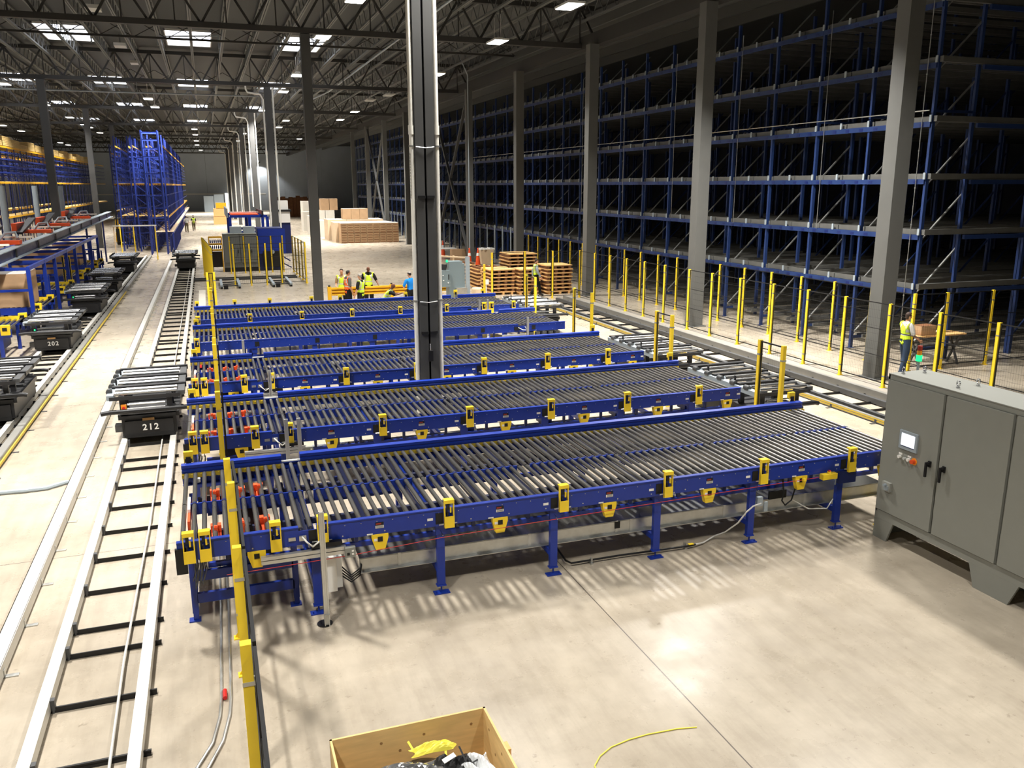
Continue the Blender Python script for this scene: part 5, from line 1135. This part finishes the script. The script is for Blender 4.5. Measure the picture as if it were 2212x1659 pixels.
# behind the rail, left: tan clothes, lime vest
person('person in tan shirt and lime vest leaning on the guard rail, leftmost of the group', (4.93, 34.2, 0), PI*.9, dict(elR=(.24,-.02,1.14), wrR=(.2,.2,1.06), elL=(-.25,-.02,1.14), wrL=(-.2,.2,1.06)), vest='vestgreen', shirt='shirttan', legs='trouser', skin='skin', h=1.78)
person('person in grey shirt and orange vest, smiling, in front of the guard rail', (5.02, 33.25, 0), -PI*.42, dict(elL=(-.25,-.03,1.13), wrL=(-.24,.03,.86), elR=(.25,-.03,1.13), wrR=(.23,.08,.88), anL=(-.13,-.03,.09), toL=(-.15,.12,.03), heL=(-.13,-.08,.04)), vest='vestorange', shirt='shirtgrey', girth=1.14, h=1.8, skin='skintan')
person('grey-haired person in black shirt and lime vest, back turned, before the guard rail', (5.38, 32.5, 0), PI*.28, dict(elL=(-.27,.0,1.14), wrL=(-.24,.12,.9)), vest='vestgreen', shirt='shirtblack', hair='hairgrey', girth=1.08, h=1.72)
person('tall dark-skinned person with lime vest and black shirt behind the guard rail, looking down', (6.02, 34.35, 0), PI*.97, dict(elL=(-.3,.03,1.16), wrL=(-.36,.22,1.0), elR=(.24,-.05,1.15), wrR=(.2,.04,.92), nk2=(0,.03,1.525), h1=(0,.06,1.58), h2=(0,.085,1.64), h3=(0,.085,1.7), ch=(0,.115,1.555)), vest='vestgreen', shirt='shirtblack', skin='skinbrown', bald=True, girth=1.08, h=1.84)
def phone(t, P3, hands):
    p = P3['wrR']+Vector((0, .13, .03)); B(p.x-.035, p.x+.035, p.y-.01, p.y+.01, p.z-.05, p.z+.08).build('phone', M['black'], t)
person('bald dark-skinned person in lime vest leaning with forearms on the farthest conveyor', (5.9, 29.5, 0), -PI*.58,
       dict(pel=(0,-.24,.95), sp1=(0,-.18,1.06), sp2=(0,-.1,1.18), che=(0,-.01,1.3), nk=(0,.05,1.4), nk2=(0,.08,1.45), h1=(0,.12,1.5), h2=(0,.14,1.565), h3=(0,.135,1.625), ch=(0,.18,1.48),
            shL=(-.18,.03,1.35), elL=(-.23,.16,1.24), wrL=(-.02,.34,1.27), shR=(.18,.03,1.35), elR=(.21,.2,1.24), wrR=(.14,.43,1.29), hpL=(-.09,-.26,.91), hpR=(.09,-.26,.91), knL=(-.1,-.22,.49), knR=(.1,-.26,.49), anL=(-.1,-.34,.09), anR=(.1,-.36,.09), toL=(-.1,-.19,.03), toR=(.1,-.21,.03), heL=(-.1,-.39,.04), heR=(.1,-.41,.04)),
       vest='vestgreen', shirt='shirtblack', skin='skinbrown', bald=True, hold=phone)
person('person in bright blue shirt and grey cap half hidden by the main pillar', (7.32, 32.5, 0), PI*.16, dict(elL=(-.28,.06,1.16), wrL=(-.12,.22,1.08)), shirt='shirtblue', cap='hairgrey', strap=True, h=1.73)
person('person walking in lime vest, pale shirt and black trousers before the stacked boards', (14.0, 36.05, 0), -PI*.55,
       dict(knL=(-.1,.16,.52), anL=(-.1,.22,.1), toL=(-.1,.37,.05), heL=(-.1,.17,.06), knR=(.1,.0,.5), anR=(.1,-.28,.14), toR=(.1,-.15,.05), heR=(.1,-.34,.15), elL=(-.25,-.1,1.15), wrL=(-.24,-.1,.9), elR=(.25,.02,1.14), wrR=(.22,.16,.92)), vest='vestgreen', shirt='steelblue', long_sleeve=True, h=1.76)
person('dark-haired person in lime vest and jeans in the aisle beside the thick right column', (17.25, 17.28, 0), -PI*.56, dict(elR=(.26,.04,1.15), wrR=(.2,.26,1.0), elL=(-.25,.08,1.15), wrL=(-.16,.3,1.06), knL=(-.1,.08,.5), knR=(.1,-.02,.5), anL=(-.1,.1,.09), toL=(-.11,.25,.03), heL=(-.1,.05,.04), anR=(.1,-.12,.09), toR=(.11,.03,.03), heR=(.1,-.17,.04)), vest='vestgreen', shirt='shirtwhite', legs='jeans', hair='hairbrown', hairlen=.03, h=1.74)
person('distant person in khaki walking away beside the left rack end, left one of two', (-2.1, 100, 0), .1, dict(knL=(-.1,.14,.52), anL=(-.1,.18,.1), toL=(-.1,.32,.05), heL=(-.1,.13,.06)), shirt='shirtwhite', legs='khaki', h=1.78)
person('distant person in dark green walking away beside the left rack end, right one of two', (-1.4, 103, 0), .1, dict(knR=(.1,.14,.52), anR=(.1,.18,.1), toR=(.1,.32,.05), heR=(.1,.13,.06)), vest='vestgreen', shirt='shirtblack', legs='khaki', h=1.78)
bpy.context.view_layer.update()
S.cycles.use_denoising = True
S.cycles.max_bounces = 8; S.cycles.diffuse_bounces = 4; S.cycles.glossy_bounces = 4
S.cycles.sample_clamp_indirect = 8
